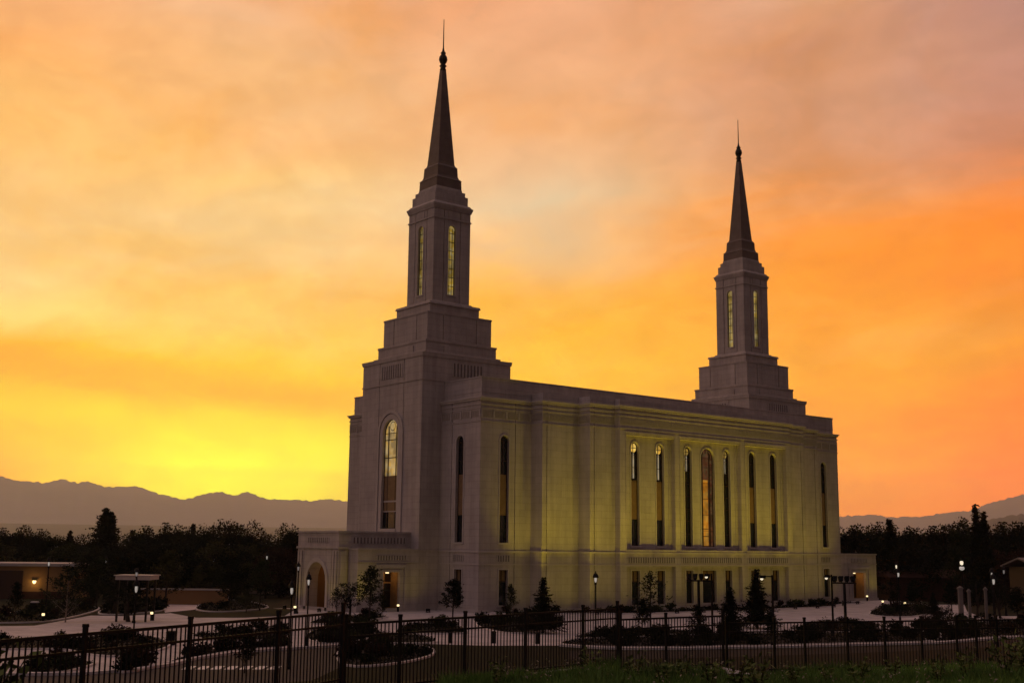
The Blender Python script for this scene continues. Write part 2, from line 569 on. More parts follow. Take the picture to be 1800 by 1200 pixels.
M = {
    'stone': stone('temple_stone', (.465, .41, .375), (.43, .378, .345), (.345, .30, .275)),
    'trim': mat('dressed_stone', (.46, .41, .375), .8, .08, 1.5),
    'frieze': mat('carved_frieze_stone', (.29, .25, .215), .9, .1, 2),
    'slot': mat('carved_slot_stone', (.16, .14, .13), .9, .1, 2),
    'spire': mat('spire_cladding', (.15, .11, .09), .6, .15, 1.2),
    'roof': mat('roof_membrane', (.3, .28, .26), .9, .1, 1),
    'glass': mat('dark_glass', (.012, .014, .018), .06, spec=.5),
    'spandrel': mat('bronze_spandrel', (.19, .115, .055), .5, .15, 3),
    'frame': mat('bronze_window_frame', (.035, .016, .012), .5),
    'bronze': mat('dark_bronze', (.03, .025, .02), .4, metal=.6),
    'wood': mat('warm_door_wood', (.30, .17, .08), .6, .2, 3),
    'doorglass': mat('entrance_glass', (.02, .012, .01), .1, spec=.5),
    'lit_pale': art_glass('lit_pale_art_glass', (.95, .55, .12), (.9, .66, .32), .42, 2.2),
    'lit_gold': art_glass('lit_golden_art_glass', (1, .50, .05), (1, .68, .16), .72, 3.5),
    'lit_dull': art_glass('lit_dull_art_glass', (.9, .5, .06), (.9, .6, .16), .32, 3.5),
    'lit_strip': art_glass('lit_strip_glass', (1, .72, .36), (.9, .74, .5), .5, 3.0),
    'art_dark': art_glass('dim_art_glass', (.16, .03, .01), (.10, .07, .03), .5, 5.0),
    'lit_tower': art_glass('lit_tower_glass', (.85, .52, .05), (.8, .62, .28), .36, 2.5),
    'lit_center': art_glass('lit_amber_glass', (1, .34, .015), (.9, .42, .05), .42, 1.6),
    'black_metal': mat('black_painted_steel', (.006, .006, .007), .6, spec=.15),
    'concrete': mat('pale_concrete', (.60, .50, .47), .85, .14, .9, .2),
    'paving': stone('paving_slabs', (.57, .51, .495), (.50, .445, .43), (.30, .265, .25), 1.8, 1.8, True),
    'kerb': mat('kerb_concrete', (.62, .56, .53), .85, .12, 2),
    'asphalt': mat('asphalt', (.055, .046, .043), .9, .2, 3, .2),
    'paint': mat('road_paint', (.78, .74, .70), .7, .1, 4),
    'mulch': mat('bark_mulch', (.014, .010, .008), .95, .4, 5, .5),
    'pillar': mat('weathered_stone', (.19, .16, .14), .9, .15, 2),
    'tan': mat('tan_stucco', (.30, .17, .075), .9, .1, 1.2),
    'brick': mat('dark_red_brick', (.055, .021, .014), .9, .2, 2),
    'dark_door': mat('dark_door', (.06, .03, .02), .6),
    'white': mat('white_painted_roof', (.55, .48, .42), .7, .05, 2),
    'bark': mat('tree_bark', (.035, .026, .02), .95, .3, 4),
    'pale_bark': mat('pale_tree_bark', (.22, .17, .14), .95, .3, 4),
    'leaf_dark': mat('dark_foliage', (.010, .013, .007), .85, .35, .8, spec=.05),
    'leaf_mid': mat('mid_foliage', (.020, .027, .010), .85, .35, .8, spec=.1),
    'leaf_olive': mat('olive_foliage', (.040, .040, .013), .85, .35, .8, spec=.1),
    'leaf_red': mat('reddish_foliage', (.026, .014, .010), .85, .35, .8, spec=.05),
    'grass_blade': mat('grass_blades', (.075, .150, .022), .8, .8, .28),
    'weed': mat('weed_leaves', (.09, .12, .025), .8, .3, 2),
    'flower': mat('pale_flower', (.30, .26, .18), .8),
    'lamp_glass': mat('lit_lamp_glass', (.8, .8, .8), .4, emit=(1, .90, .78), estr=.30),
    'lamp_bright': mat('bright_lamp_glass', (.8, .8, .8), .4, emit=(1, .86, .6), estr=.9),
    'lamp_dim': mat('dim_lamp_glass', (.6, .6, .6), .4, emit=(.9, .85, .8), estr=.12),
    'lamp_warm': mat('warm_lamp_glass', (.8, .7, .5), .4, emit=(1, .76, .38), estr=1.6),
    'rock': mat('mountain_rock', (.25, .215, .24), .95, .25, .0012),
    'earth': mat('valley_ground', (.09, .075, .06), .95, .4, .004),
}

# ground: lawn near the temple, drier earth on the far plain
g = bpy.data.materials.new('ground_soil_and_lawn')
g.use_nodes = True
t = g.node_tree
b = t.nodes['Principled BSDF']
b.inputs['Roughness'].default_value = .95
b.inputs['Specular IOR Level'].default_value = .1
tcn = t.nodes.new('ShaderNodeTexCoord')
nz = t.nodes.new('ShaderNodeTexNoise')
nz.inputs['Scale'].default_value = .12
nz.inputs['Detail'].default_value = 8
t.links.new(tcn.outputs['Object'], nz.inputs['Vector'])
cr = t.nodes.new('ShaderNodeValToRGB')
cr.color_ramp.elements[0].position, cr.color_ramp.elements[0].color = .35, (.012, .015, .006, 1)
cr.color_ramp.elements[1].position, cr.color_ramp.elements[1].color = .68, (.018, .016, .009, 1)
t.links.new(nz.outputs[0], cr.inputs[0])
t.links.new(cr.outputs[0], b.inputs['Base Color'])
M['ground'] = g

# ------------------------------------------------------------------ terrain
# fence line: column in the survey -> distance of the line from the camera, level of the fence top
FENCE = [(-260, 16.6, 4.47), (-60, 18.3, 4.47), (607, 26.0, 4.47), (612, 26.1, 4.22), (1085, 34.0, 4.22), (1090, 34.1, 3.92), (1268, 37.0, 3.92),
         (1274, 37.1, 3.70), (1800, 44.0, 3.70), (2000, 46.5, 3.70)]
HF = 1.5


def az_of(u):
    d = ray(u, 964)
    return math.atan2(d.y, d.x)


FAZ = [(az_of(u), d, z - HF) for u, d, z in FENCE]


def fence_at(a):
    """distance and ground level of the fence line at azimuth a"""
    if a >= FAZ[0][0]:
        return FAZ[0][1:]
    for (a0, d0, z0), (a1, d1, z1) in zip(FAZ, FAZ[1:]):
        if a0 >= a >= a1:
            k = (a0 - a) / (a0 - a1) if a0 > a1 else 0
            return d0 + (d1 - d0) * k, z0 + (z1 - z0) * k
    return FAZ[-1][1:]


def sstep(x, a, b):
    k = min(1, max(0, (x - a) / (b - a)))
    return k * k * (3 - 2 * k)


def ground_z(x, y):
    dx, dy = x - CAM.x, y - CAM.y
    r = math.hypot(dx, dy)
    a = math.atan2(dy, dx)
    da = (a - YAW + math.pi) % (2 * math.pi) - math.pi
    if abs(da) < R(45):
        df, zf = fence_at(a)
    else:
        df, zf = 40, 2.4
    if r < df:
        k = r / df
        return zf + (4.15 - zf) * (1 - k) ** 1.1
    end = max(47.5, df + 9)
    if r < end:
        return zf * (1 - sstep(r, df, end))
    if r < 150:
        return 0.0
    z = -4.0 * sstep(r, 150, 230) - 70 * sstep(r, 230, 2600)
    z += 250 * sstep(r, 3000, 12500)
    return z


rings = [1.0, 4, 8, 12, 15] + [17 + .9 * i for i in range(56)] + [69 + 3.2 * i for i in range(26)]
r_ = 152.0
while r_ < 21000:
    rings.append(r_)
    r_ *= 1.075
azs = []
a_ = -180.0
while a_ < 180:
    azs.append(a_)
    a_ += .55 if -31 < a_ < 31 else 5.0
mb = MB()
na = len(azs)
for r in rings:
    for d in azs:
        a = YAW + R(d)
        x, y = CAM.x + r * math.cos(a), CAM.y + r * math.sin(a)
        mb.v.append((x, y, ground_z(x, y)))
for i in range(len(rings) - 1):
    for j in range(na):
        k = (j + 1) % na
        mb.f.append((i * na + j, (i + 1) * na + j, (i + 1) * na + k, i * na + k))
        mb.m.append(1 if rings[i] > 420 else 0)
mb.f.append(tuple(range(na)))
mb.m.append(0)
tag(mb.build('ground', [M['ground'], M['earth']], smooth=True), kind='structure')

# ------------------------------------------------------------------ mountains
def ridge(name, pts, dist, depth, seed, m, amp=60, foot=90, step=.08):
    """a mountain range standing dist metres away: a slope that climbs to the surveyed crest and falls off behind"""
    rng = random.Random(seed)
    crest = []
    for u, v in pts:
        d = ray(u, v)
        crest.append((math.degrees(math.atan2(d.y, d.x)), d.z / math.hypot(d.x, d.y)))
    crest.sort()
    mbx = MB()
    lo, hi = crest[0][0], crest[-1][0]
    n = int((hi - lo) / step)
    ph = [(rng.uniform(.6, 6.5), rng.uniform(0, 6.28), rng.uniform(.3, 1)) for _ in range(14)]
    rows = 15
    grid = []
    for i in range(n + 1):
        a = lo + (hi - lo) * i / n
        for (a0, t0), (a1, t1) in zip(crest, crest[1:]):
            if a0 <= a <= a1:
                tz = t0 + (t1 - t0) * (a - a0) / (a1 - a0)
        ar = R(a)
        col = []
        for k in range(rows):
            q = k / (rows - 3)                  # 0 foot, 1 crest, beyond 1 the far side
            rr = dist - depth * (1 - q)
            s = sum(w * math.sin(f * a * 2.2 + p + q * 2.4 * math.sin(f + p)) for f, p, w in ph) / 5
            if q <= 1:
                z = CAM.z + dist * tz * (q ** 1.15) + amp * s * math.sin(math.pi * min(q, 1)) + (1 - q) * foot
                if q > .999:
                    z += amp * (.08 * rng.uniform(-1, 1) + .13 * math.sin(a * 9.1 + 2 * math.sin(a * 3.7)) + .07 * math.sin(a * 21.3 + seed))
                rr += 500 * s * math.sin(math.pi * q)
            else:
                z = CAM.z + dist * tz * (1 - (q - 1) * 3.4)
            col.append((CAM.x + rr * math.cos(ar), CAM.y + rr * math.sin(ar), z))
        grid.append(col)
    for col in grid:
        mbx.v += col
    for i in range(n):
        for k in range(rows - 1):
            mbx.f.append((i * rows + k, i * rows + k + 1, (i + 1) * rows + k + 1, (i + 1) * rows + k))
            mbx.m.append(0)
    return tag(mbx.build(name, m, smooth=True), kind='structure')


ridge('mountains', [(-500, 800), (-250, 815), (-120, 824), (0, 837), (18, 842), (45, 845), (75, 848), (110, 842), (135, 848), (152, 846), (170, 851), (190, 855), (212, 855), (237, 853), (262, 861), (282, 868), (305, 874),
                    (326, 877), (345, 872), (362, 866), (378, 864), (393, 865), (408, 870), (420, 868), (434, 865), (450, 870), (470, 877), (500, 877), (525, 878), (545, 880), (585, 877), (612, 881), (680, 885), (800, 884),
                    (950, 890), (1150, 895), (1320, 902), (1480, 907), (1530, 904), (1572, 909), (1632, 906), (1662, 900), (1700, 898), (1740, 884), (1762, 877), (1778, 874), (1800, 868), (1900, 845), (2100, 820)], 18000, 5200, 3, M['rock'])
ridge('foothills', [(1560, 960), (1640, 945), (1690, 931), (1735, 914), (1770, 906), (1800, 903), (1900, 893), (2100, 890)], 6500, 2600, 8, M['earth'], 22, foot=-110)


# ------------------------------------------------------------------ paving
def sheet(name, poly, z, m, mats=None):
    mbx = MB()
    mbx.face([(p[0], p[1], z) for p in poly])
    o = mbx.build(name, m)
    return tag(o, kind='structure')


def smooth_poly(pts, n=4):
    """closed Catmull-Rom through the points"""
    out, k = [], len(pts)
    for i in range(k):
        p0, p1, p2, p3 = [Vector(pts[(i + j - 1) % k][:2]) for j in range(4)]
        for s in range(n):
            t_ = s / n
            out.append(.5 * ((2 * p1) + (p2 - p0) * t_ + (2 * p0 - 5 * p1 + 4 * p2 - p3) * t_ * t_ + (3 * p1 - p0 - 3 * p2 + p3) * t_ ** 3))
    return out


def px(pts, z=0.0):
    return [at(u, v, z) for u, v in pts]


def orient(poly):
    s = sum(a[0] * b[1] - b[0] * a[1] for a, b in zip(poly, poly[1:] + poly[:1]))
    return poly if s > 0 else poly[::-1]


plaza = px([(-120, 1187), (30, 1187), (150, 1185), (240, 1178), (300, 1169), (345, 1158), (430, 1146), (520, 1140), (600, 1134), (750, 1131), (850, 1134), (1000, 1134), (1100, 1125), (1260, 1122), (1410, 1118), (1550, 1114), (1640, 1108), (1710, 1100), (1900, 1094),
            (1900, 1083), (1720, 1082), (1700, 1074), (1695, 1062), (1640, 1062), (1640, 1069), (1560, 1071)]) + [Vector((62, -2, 0)), Vector((62, 10, 0)), Vector((-2, 10, 0)), Vector((-12, 16, 0))] + px([(520, 1070), (500, 1082), (430, 1085), (345, 1085), (300, 1077), (215, 1082), (160, 1081), (100, 1092), (60, 1099), (-120, 1101)])
sheet('plaza', orient(plaza), .004, M['paving'])
sheet('path', orient(px([(290, 1076), (370, 1068), (395, 1052), (330, 1060), (285, 1062)])), .008, M['concrete'])
road = px([(-120, 1187.5), (30, 1187.5), (150, 1185.5), (240, 1178.5), (300, 1169.5), (345, 1158.5), (430, 1146.5), (520, 1140.5), (600, 1136), (640, 1152), (560, 1190), (500, 1215), (300, 1222), (-120, 1235)])
sheet('road', orient(road), .004, M['asphalt'])
mb = MB()
for k in range(7):
    u0 = 322 + 25 * k
    q = px([(u0, 1175 - k * .25), (u0 + 18, 1171 - k * .25), (u0 + 27, 1169.5 - k * .25), (u0 + 8, 1174 - k * .25)])
    q = orient(px([(u0 - 4, 1176), (u0 + 14, 1176), (u0 + 24, 1170), (u0 + 8, 1170)]))
    mb.face([(p.x, p.y, .008) for p in q])
tag(mb.build('crosswalk_marking', M['paint']), kind='structure')


def kerb_line(name, pts, w=.22, h=.13, z=0.0, m='kerb'):
    p = [Vector((q.x, q.y)) for q in pts]
    mbx = MB()
    L, Rr = [], []
    for i in range(len(p)):
        t_ = (p[min(i + 1, len(p) - 1)] - p[max(i - 1, 0)]).normalized()
        n_ = Vector((-t_.y, t_.x)) * w / 2
        L.append(p[i] + n_)
        Rr.append(p[i] - n_)
    for i in range(len(p) - 1):
        zs = [z if not callable(z) else z(q[0], q[1]) for q in (Rr[i], Rr[i + 1], L[i + 1], L[i])]
        mbx.hexa([(q[0], q[1], zz_ - .2) for q, zz_ in zip((Rr[i], Rr[i + 1], L[i + 1], L[i]), zs)] + [(q[0], q[1], zz_ + h) for q, zz_ in zip((Rr[i], Rr[i + 1], L[i + 1], L[i]), zs)])
    return tag(mbx.build(name, M[m]), kind='structure')


kerb_line('road_kerb', px([(-120, 1187), (30, 1187), (150, 1185), (240, 1178), (300, 1169), (345, 1158), (430, 1146), (520, 1140), (600, 1135)]), .3)
kerb_line('lawn_kerb', px([(985, 1135), (1060, 1140), (1100, 1141), (1200, 1141), (1280, 1139), (1400, 1137), (1500, 1134), (1640, 1131), (1700, 1127), (1760, 1122), (1900, 1116)]), .35)
sheet('verge', orient(px([(1000, 1143), (1100, 1143.5), (1280, 1141.5), (1500, 1136.5), (1640, 1133.5), (1760, 1124.5), (1900, 1118.5), (1900, 1126), (1700, 1139), (1500, 1147), (1280, 1154), (1100, 1158), (1000, 1158)])), .004, M['mulch'])

# planting beds with their kerbs
BEDS = {
    'long': [(-60, 1122), (60, 1126), (160, 1120), (230, 1117), (270, 1121), (297, 1134), (262, 1147), (205, 1154), (150, 1150), (100, 1141), (-60, 1141)],
    'low': [(36, 1182), (55, 1167), (100, 1162), (160, 1165), (152, 1172), (100, 1183)],
    'small': [(212, 1181), (215, 1165), (235, 1156), (258, 1156), (262, 1172), (245, 1178)],
    'slim': [(338, 1118), (375, 1114), (430, 1110), (500, 1104), (500, 1122), (420, 1126), (370, 1125)],
    'edge': [(300, 1165), (345, 1150), (424, 1136), (500, 1133), (500, 1138), (424, 1143), (345, 1156)],
    'mound': [(345, 1070), (362, 1060), (400, 1055), (440, 1058), (470, 1068), (420, 1074), (370, 1075)],
    'portico': [(545, 1096), (580, 1085), (640, 1082), (680, 1084), (650, 1090), (600, 1096)],
    'lens': [(698, 1113), (715, 1101), (760, 1095), (800, 1099), (818, 1112), (770, 1114)],
    'middle': [(838, 1096), (870, 1086), (930, 1084), (975, 1090), (990, 1101), (950, 1110), (900, 1113), (860, 1107)],
    'path_side': [(560, 1131), (600, 1113), (660, 1112), (740, 1118), (765, 1129), (700, 1131)],
    'right_near': [(1010, 1120), (1070, 1112), (1150, 1110), (1240, 1108), (1240, 1114), (1150, 1118), (1060, 1122)],
    'right_row': [(985, 1131), (1100, 1118), (1260, 1115), (1400, 1113), (1560, 1110), (1640, 1106), (1640, 1126), (1500, 1131), (1280, 1136), (1100, 1138)],
    'far_right': [(1640, 1106), (1700, 1096), (1800, 1090), (1900, 1088), (1900, 1114), (1760, 1119), (1640, 1128)],
    'left_garden': [(-60, 1094), (0, 1082), (60, 1070), (120, 1066), (170, 1068), (160, 1076), (110, 1088), (60, 1094)],
    'canopy_bed': [(175, 1078), (200, 1066), (250, 1064), (285, 1068), (280, 1074), (215, 1080)],
    'wall_bed': [(290, 1056), (340, 1050), (395, 1049), (395, 1053), (340, 1056)],
    'lawn_bed': [(600, 1142), (660, 1137), (740, 1136), (760, 1150), (700, 1166), (610, 1170)],
    'dark_bed': [(540, 1122), (560, 1106), (620, 1104), (660, 1108), (640, 1124), (580, 1132)],
    'right_mid': [(1405, 1102), (1440, 1092), (1500, 1092), (1545, 1098), (1530, 1108), (1450, 1110)],
    'right_path': [(1600, 1100), (1625, 1088), (1660, 1090), (1665, 1102), (1630, 1110)],
    'porch_side': [(1530, 1080), (1560, 1064), (1620, 1062), (1640, 1074), (1600, 1084)],
}
WALL_BED = [(1.2, -3.9), (5.6, -4.1), (9.0, -5.6), (11.6, -7.2), (14.5, -7.7), (26.6, -7.9), (38.8, -7.7), (41.6, -7.2), (44.4, -5.6), (47.6, -4.1), (51.6, -3.9),
            (51.6, -.5), (47.9, -.5), (47.9, -2.2), (43.3, -2.2), (43.3, -3.8), (40.1, -3.8), (40.1, -4.6), (13.2, -4.6), (13.2, -3.8), (10.0, -3.8), (10.0, -2.2), (5.4, -2.2), (5.4, -.5), (1.2, -.5)]
bed_polys = {'hall': orient([Vector((x, y, 0)) for x, y in WALL_BED])}
mb = MB()
mb.prism(bed_polys['hall'], -.05, .012)
mb.band(bed_polys['hall'], -.04, .10, .14)
mb.m = [0] * (len(WALL_BED) + 2) + [1] * (len(mb.f) - len(WALL_BED) - 2)
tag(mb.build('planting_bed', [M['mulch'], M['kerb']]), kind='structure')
for i, (k, pts) in enumerate(BEDS.items()):
    poly = orient(smooth_poly(px(pts)))
    bed_polys[k] = poly
    mb = MB()
    mb.prism(poly, -.05, .012 + .001 * i)
    mb.band(poly, -.04, .10, .14)
    mb.m = [0] * (len(poly) + 2) + [1] * (len(mb.f) - len(poly) - 2)
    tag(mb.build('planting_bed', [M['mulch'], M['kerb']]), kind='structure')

# ------------------------------------------------------------------ temple
temple = empty('temple', (0, 0, 0))
tag(temple, 'large floodlit stone temple with two stepped towers and tall narrow arched windows', 'temple')
L, Wd = 53.3, 23.16
YC = Wd / 2
side = [(0, 0), (6.02, 0), (6.02, -1.67), (10.56, -1.67), (10.56, -3.28), (13.81, -3.28), (13.81, -3.99),
        (L - 13.81, -3.99), (L - 13.81, -3.28), (L - 10.56, -3.28), (L - 10.56, -1.67), (L - 6.02, -1.67), (L - 6.02, 0), (L, 0)]
HALL = side + [(x, Wd - y) for x, y in reversed(side)]
ZW = 19.3          # top of the walls, under the cornice


def frame_of(p0, p1):
    """wall coordinates: u along the wall, n outwards, z up"""
    a, b = Vector((p0[0], p0[1], 0)), Vector((p1[0], p1[1], 0))
    U = (b - a).normalized()
    Nn = Vector((U.y, -U.x, 0))

    def W(u, n, z):
        q = a + U * u + Nn * n
        return (q.x, q.y, z)
    return W, (b - a).length


def arc_pts(u0, u1, zt, n=10):
    """half circle from left to right spring"""
    r = (u1 - u0) / 2
    return [((u0 + u1) / 2 - r * math.cos(math.pi * k / n), zt - r + r * math.sin(math.pi * k / n)) for k in range(n + 1)]


def wall(mb, W, u0, u1, z0, z1, ops, n=0.0, mi=0):
    """outer sheet of a wall with openings (u0, u1, zb, zt, arch, depth) and their reveals"""
    cuts = sorted({u0, u1} | {o[0] for o in ops} | {o[1] for o in ops})
    for a, b in zip(cuts, cuts[1:]):
        if b - a < 1e-6:
            continue
        mid = (a + b) / 2
        here = sorted([o for o in ops if o[0] < mid < o[1]], key=lambda o: o[2])
        z = z0
        for o in here:
            if o[2] > z + 1e-6:
                mb.face([W(a, n, z), W(b, n, z), W(b, n, o[2]), W(a, n, o[2])], mi)
            z = o[3]
            if o[4]:
                p = arc_pts(o[0], o[1], o[3])
                for (ua, za), (ub, zb) in zip(p, p[1:]):
                    mb.face([W(ua, n, za), W(ub, n, zb), W(ub, n, o[3]), W(ua, n, o[3])], mi)
        if z1 > z + 1e-6:
            mb.face([W(a, n, z), W(b, n, z), W(b, n, z1), W(a, n, z1)], mi)
    for o in ops:
        d = o[5]
        path = outline(o[0], o[1], o[2], o[3], o[4])
        for (ua, za), (ub, zb) in zip(path, path[1:] + path[:1]):
            mb.face([W(ua, n, za), W(ua, n - d, za), W(ub, n - d, zb), W(ub, n, zb)], mi)
        if len(o) > 6 and o[6]:
            mb.face([W(u, n - d, z) for u, z in path], mi)


def outline(u0, u1, zb, zt, arch):
    """closed loop: bottom left, up, over, down"""
    if arch:
        return [(u0, zb)] + arc_pts(u0, u1, zt) + [(u1, zb)]
    return [(u0, zb), (u0, zt), (u1, zt), (u1, zb)]


def trim_strip(mb, W, u0, u1, zb, zt, arch, w, t, n=0.0, mi=0):
    """raised surround along the jambs and head of an opening"""
    a = outline(u0, u1, zb, zt, arch)
    b = outline(u0 - w, u1 + w, zb, zt + w, arch)
    for (p, p2), (q, q2) in zip(zip(a, a[1:]), zip(b, b[1:])):
        mb.face([W(*q[:1], n + t, q[1]), W(p[0], n + t, p[1]), W(p2[0], n + t, p2[1]), W(q2[0], n + t, q2[1])], mi)
        mb.face([W(q[0], n - .01, q[1]), W(q[0], n + t, q[1]), W(q2[0], n + t, q2[1]), W(q2[0], n - .01, q2[1])], mi)
        mb.face([W(p[0], n + t, p[1]), W(p[0], n - .01, p[1]), W(p2[0], n - .01, p2[1]), W(p2[0], n + t, p2[1])], mi)


def clip_arch(u0, u1, zb, zt, za):
    """part of an arched opening above za"""
    r = (u1 - u0) / 2
    return [(u0, za)] + arc_pts(u0, u1, zt) + [(u1, za)]


def window(parent, W, u0, u1, zb, zt, arch, n, style, tw=.13, depth=.3, za=None, zs=None, name='window'):
    """surround and frame (the window) with panes, spandrel and lit pieces below it; n is the wall plane"""
    f = MB()
    if tw:
        trim_strip(f, W, u0, u1, zb, zt, arch, tw, .06, n)
        f.obox(W, u0 - tw - .05, u1 + tw + .05, n - .02, n + .10, zb - .16, zb)
    d = n - depth
    fr = .06
    # frame bars inside the opening
    spring = zt - (u1 - u0) / 2 if arch else zt
    f.obox(W, u0, u0 + fr, d, d + .08, zb, spring, 1)
    f.obox(W, u1 - fr, u1, d, d + .08, zb, spring, 1)
    f.obox(W, u0 + fr, u1 - fr, d, d + .08, zb, zb + fr, 1)
    w = u1 - u0
    if arch:
        p, q = arc_pts(u0, u1, zt), arc_pts(u0 + fr, u1 - fr, zt - fr)
        for i in range(len(p) - 1):
            f.face([W(q[i][0], d + .08, q[i][1]), W(q[i + 1][0], d + .08, q[i + 1][1]), W(p[i + 1][0], d + .08, p[i + 1][1]), W(p[i][0], d + .08, p[i][1])], 1)
            f.face([W(q[i][0], d, q[i][1]), W(q[i + 1][0], d, q[i + 1][1]), W(q[i + 1][0], d + .08, q[i + 1][1]), W(q[i][0], d + .08, q[i][1])], 1)
    else:
        f.obox(W, u0 + fr, u1 - fr, d, d + .08, zt - fr, zt, 1)
    za = zb if za is None else za
    nb = {'front': 3, 'center': 3}.get(style, 2)
    xs = [u0 + w * k / nb for k in range(1, nb)] if style not in ('center', 'front') else [u0 + w * .24, u1 - w * .24]
    top_ = spring + (.55 * w / 2 if arch and len(xs) > 1 else (w / 2 - fr if arch else -fr))
    for x in xs:
        mw = .065 if style in ('front', 'center') else .025
        f.obox(W, x - mw, x + mw, d, d + .06, zb if style == 'front' else za, min(top_, zt - fr), 1)
    step = {'front': 1.75, 'center': 1.6}.get(style, 1.25)
    z = za + step
    while z < spring - .2:
        hb_ = .045 if style == 'front' else .025
        f.obox(W, u0 + fr, u1 - fr, d, d + .045, z - hb_, z + hb_, 1)
        z += step
    if style == 'front':
        for k_ in range(24):            # roundel and pointed lights in the head
            t0, t1 = k_ * math.pi / 12, (k_ + 1) * math.pi / 12
            cu_, r0, r1 = (u0 + u1) / 2, .40, .48
            cz_ = spring + .70
            f.face([W(cu_ + r1 * math.cos(t0), d + .05, cz_ + r1 * math.sin(t0)), W(cu_ + r1 * math.cos(t1), d + .05, cz_ + r1 * math.sin(t1)), W(cu_ + r0 * math.cos(t1), d + .05, cz_ + r0 * math.sin(t1)), W(cu_ + r0 * math.cos(t0), d + .05, cz_ + r0 * math.sin(t0))], 1)
    if arch:
        f.obox(W, u0 + fr, u1 - fr, d, d + .045, spring - .03, spring + .03, 1)
    if style == 'center':
        for x0_, x1_ in ((u0 + .06, u0 + w * .24), (u1 - w * .24, u1 - .06)):
            z = zb + .5
            while z < spring:
                f.obox(W, x0_, x1_, d, d + .03, z - .03, z + .03, 1)
                z += .52
        f.obox(W, u0 + w * .28, u0 + w * .67, d, d + .05, zb + 1.0, zb + 1.08, 1)
        f.obox(W, u0 + w * .28, u0 + w * .67, d, d + .05, zb + 1.75, zb + 1.83, 1)
        for q_ in range(5):
            t0 = math.pi * (q_ + .5) / 5
            f.obox(W, (u0 + u1) / 2 + .72 * math.cos(t0) - .04, (u0 + u1) / 2 + .72 * math.cos(t0) + .04, d, d + .04, spring + .72 * math.sin(t0) - .22, spring + .72 * math.sin(t0) + .22, 1)
    win = f.build(name, [M['trim'], M['frame']], parent)
    upper = {'front': 'lit_pale', 'center': 'art_dark', 'low': 'spandrel'}.get(style, 'glass')
    if style == 'low':
        q_ = MB()
        q_.face([W(u0, d - .02, zb), W(u0, d - .02, za), W(u1, d - .02, za), W(u1, d - .02, zb)])
        q_.build('pane', M['glass'], win)
        f_ = MB()
        f_.obox(W, u0 + .06, u1 - .06, d, d + .07, za - .05, za + .05)
        f_.build('transom', M['frame'], win)
    p_ = MB()
    p_.face([W(u, d - .02, z) for u, z in (clip_arch(u0, u1, zb, zt, za) if arch else [(u0, za), (u0, zt), (u1, zt), (u1, za)])])
    p_.build('pane' if style != 'low' else 'head_panel', M[upper], win)
    if zs is not None:
        s_ = MB()
        s_.obox(W, u0, u1, d - .05, d + .03, zs, za - .002)
        s_.obox(W, u0 + .08, u1 - .08, d + .03, d + .05, zs + .12, za - .14)
        if style == 'front':
            s_.obox(W, u0 + .06, u1 - .06, d + .03, d + .07, 10.05, 10.2, 1)
            s_.obox(W, u0 + .06, u1 - .06, d + .03, d + .07, 9.1, 9.2, 1)
        s_.build('spandrel', [M['spandrel'], M['trim']], win)
        q_ = MB()
        q_.face([W(u0, d - .02, zb), W(u0, d - .02, zs), W(u1, d - .02, zs), W(u1, d - .02, zb)])
        q_.build('pane', M['glass'], win)
    if style == 'center':
        st = MB()
        st.face([W(u0 + w * .29, d - .008, zb + .1), W(u0 + w * .29, d - .008, spring - 2.2), W(u0 + w * .66, d - .008, spring - 2.2), W(u0 + w * .66, d - .008, zb + .1)])
        st.build('lit_strip', M['lit_center'], win)
    if style in ('medal', 'medal_dim'):
        k = .36 * w if style == 'medal' else .30 * w
        md = MB()
        cz = spring + .02
        ring = [(u0 + w * .58 + k * math.cos(a), cz + k * 1.12 * math.sin(a)) for a in [i * math.pi / 8 for i in range(16)]]
        md.face([W(u, d - .008, z) for u, z in ring])
        
        md.build('medallion', M['lit_gold' if style == 'medal' else 'lit_dull'], win)
        st = MB()
        zlo = max(za, zt - (3.6 if style == 'medal' else 2.6)) + .1
        st.face([W(u0 + w * .46, d - .01, zlo), W(u0 + w * .46, d - .01, cz - k * 1.3), W(u0 + w * .66, d - .01, cz - k * 1.3), W(u0 + w * .66, d - .01, zlo)])
        st.build('lit_strip', M['lit_strip'], win)
    return win


def slots(mb, W, u0, u1, z0, z1, n, pitch=.34, mi_bar=0, mi_slot=1):
    """carved panel: a dark ground with upright bars in front"""
    mb.obox(W, u0, u1, n - .01, n + .02, z0, z1, mi_slot)
    k = max(2, int(round((u1 - u0) / pitch)))
    for i in range(k + 1):
        c = u0 + (u1 - u0) * i / k
        mb.obox(W, c - pitch * .24, c + pitch * .24, n, n + .06, z0, z1, mi_bar)


ST = [M['stone'], M['slot']]


def carved(*a):
    m_ = MB()
    slots(m_, *a)
    m_.build('carved_panel', ST, temple)


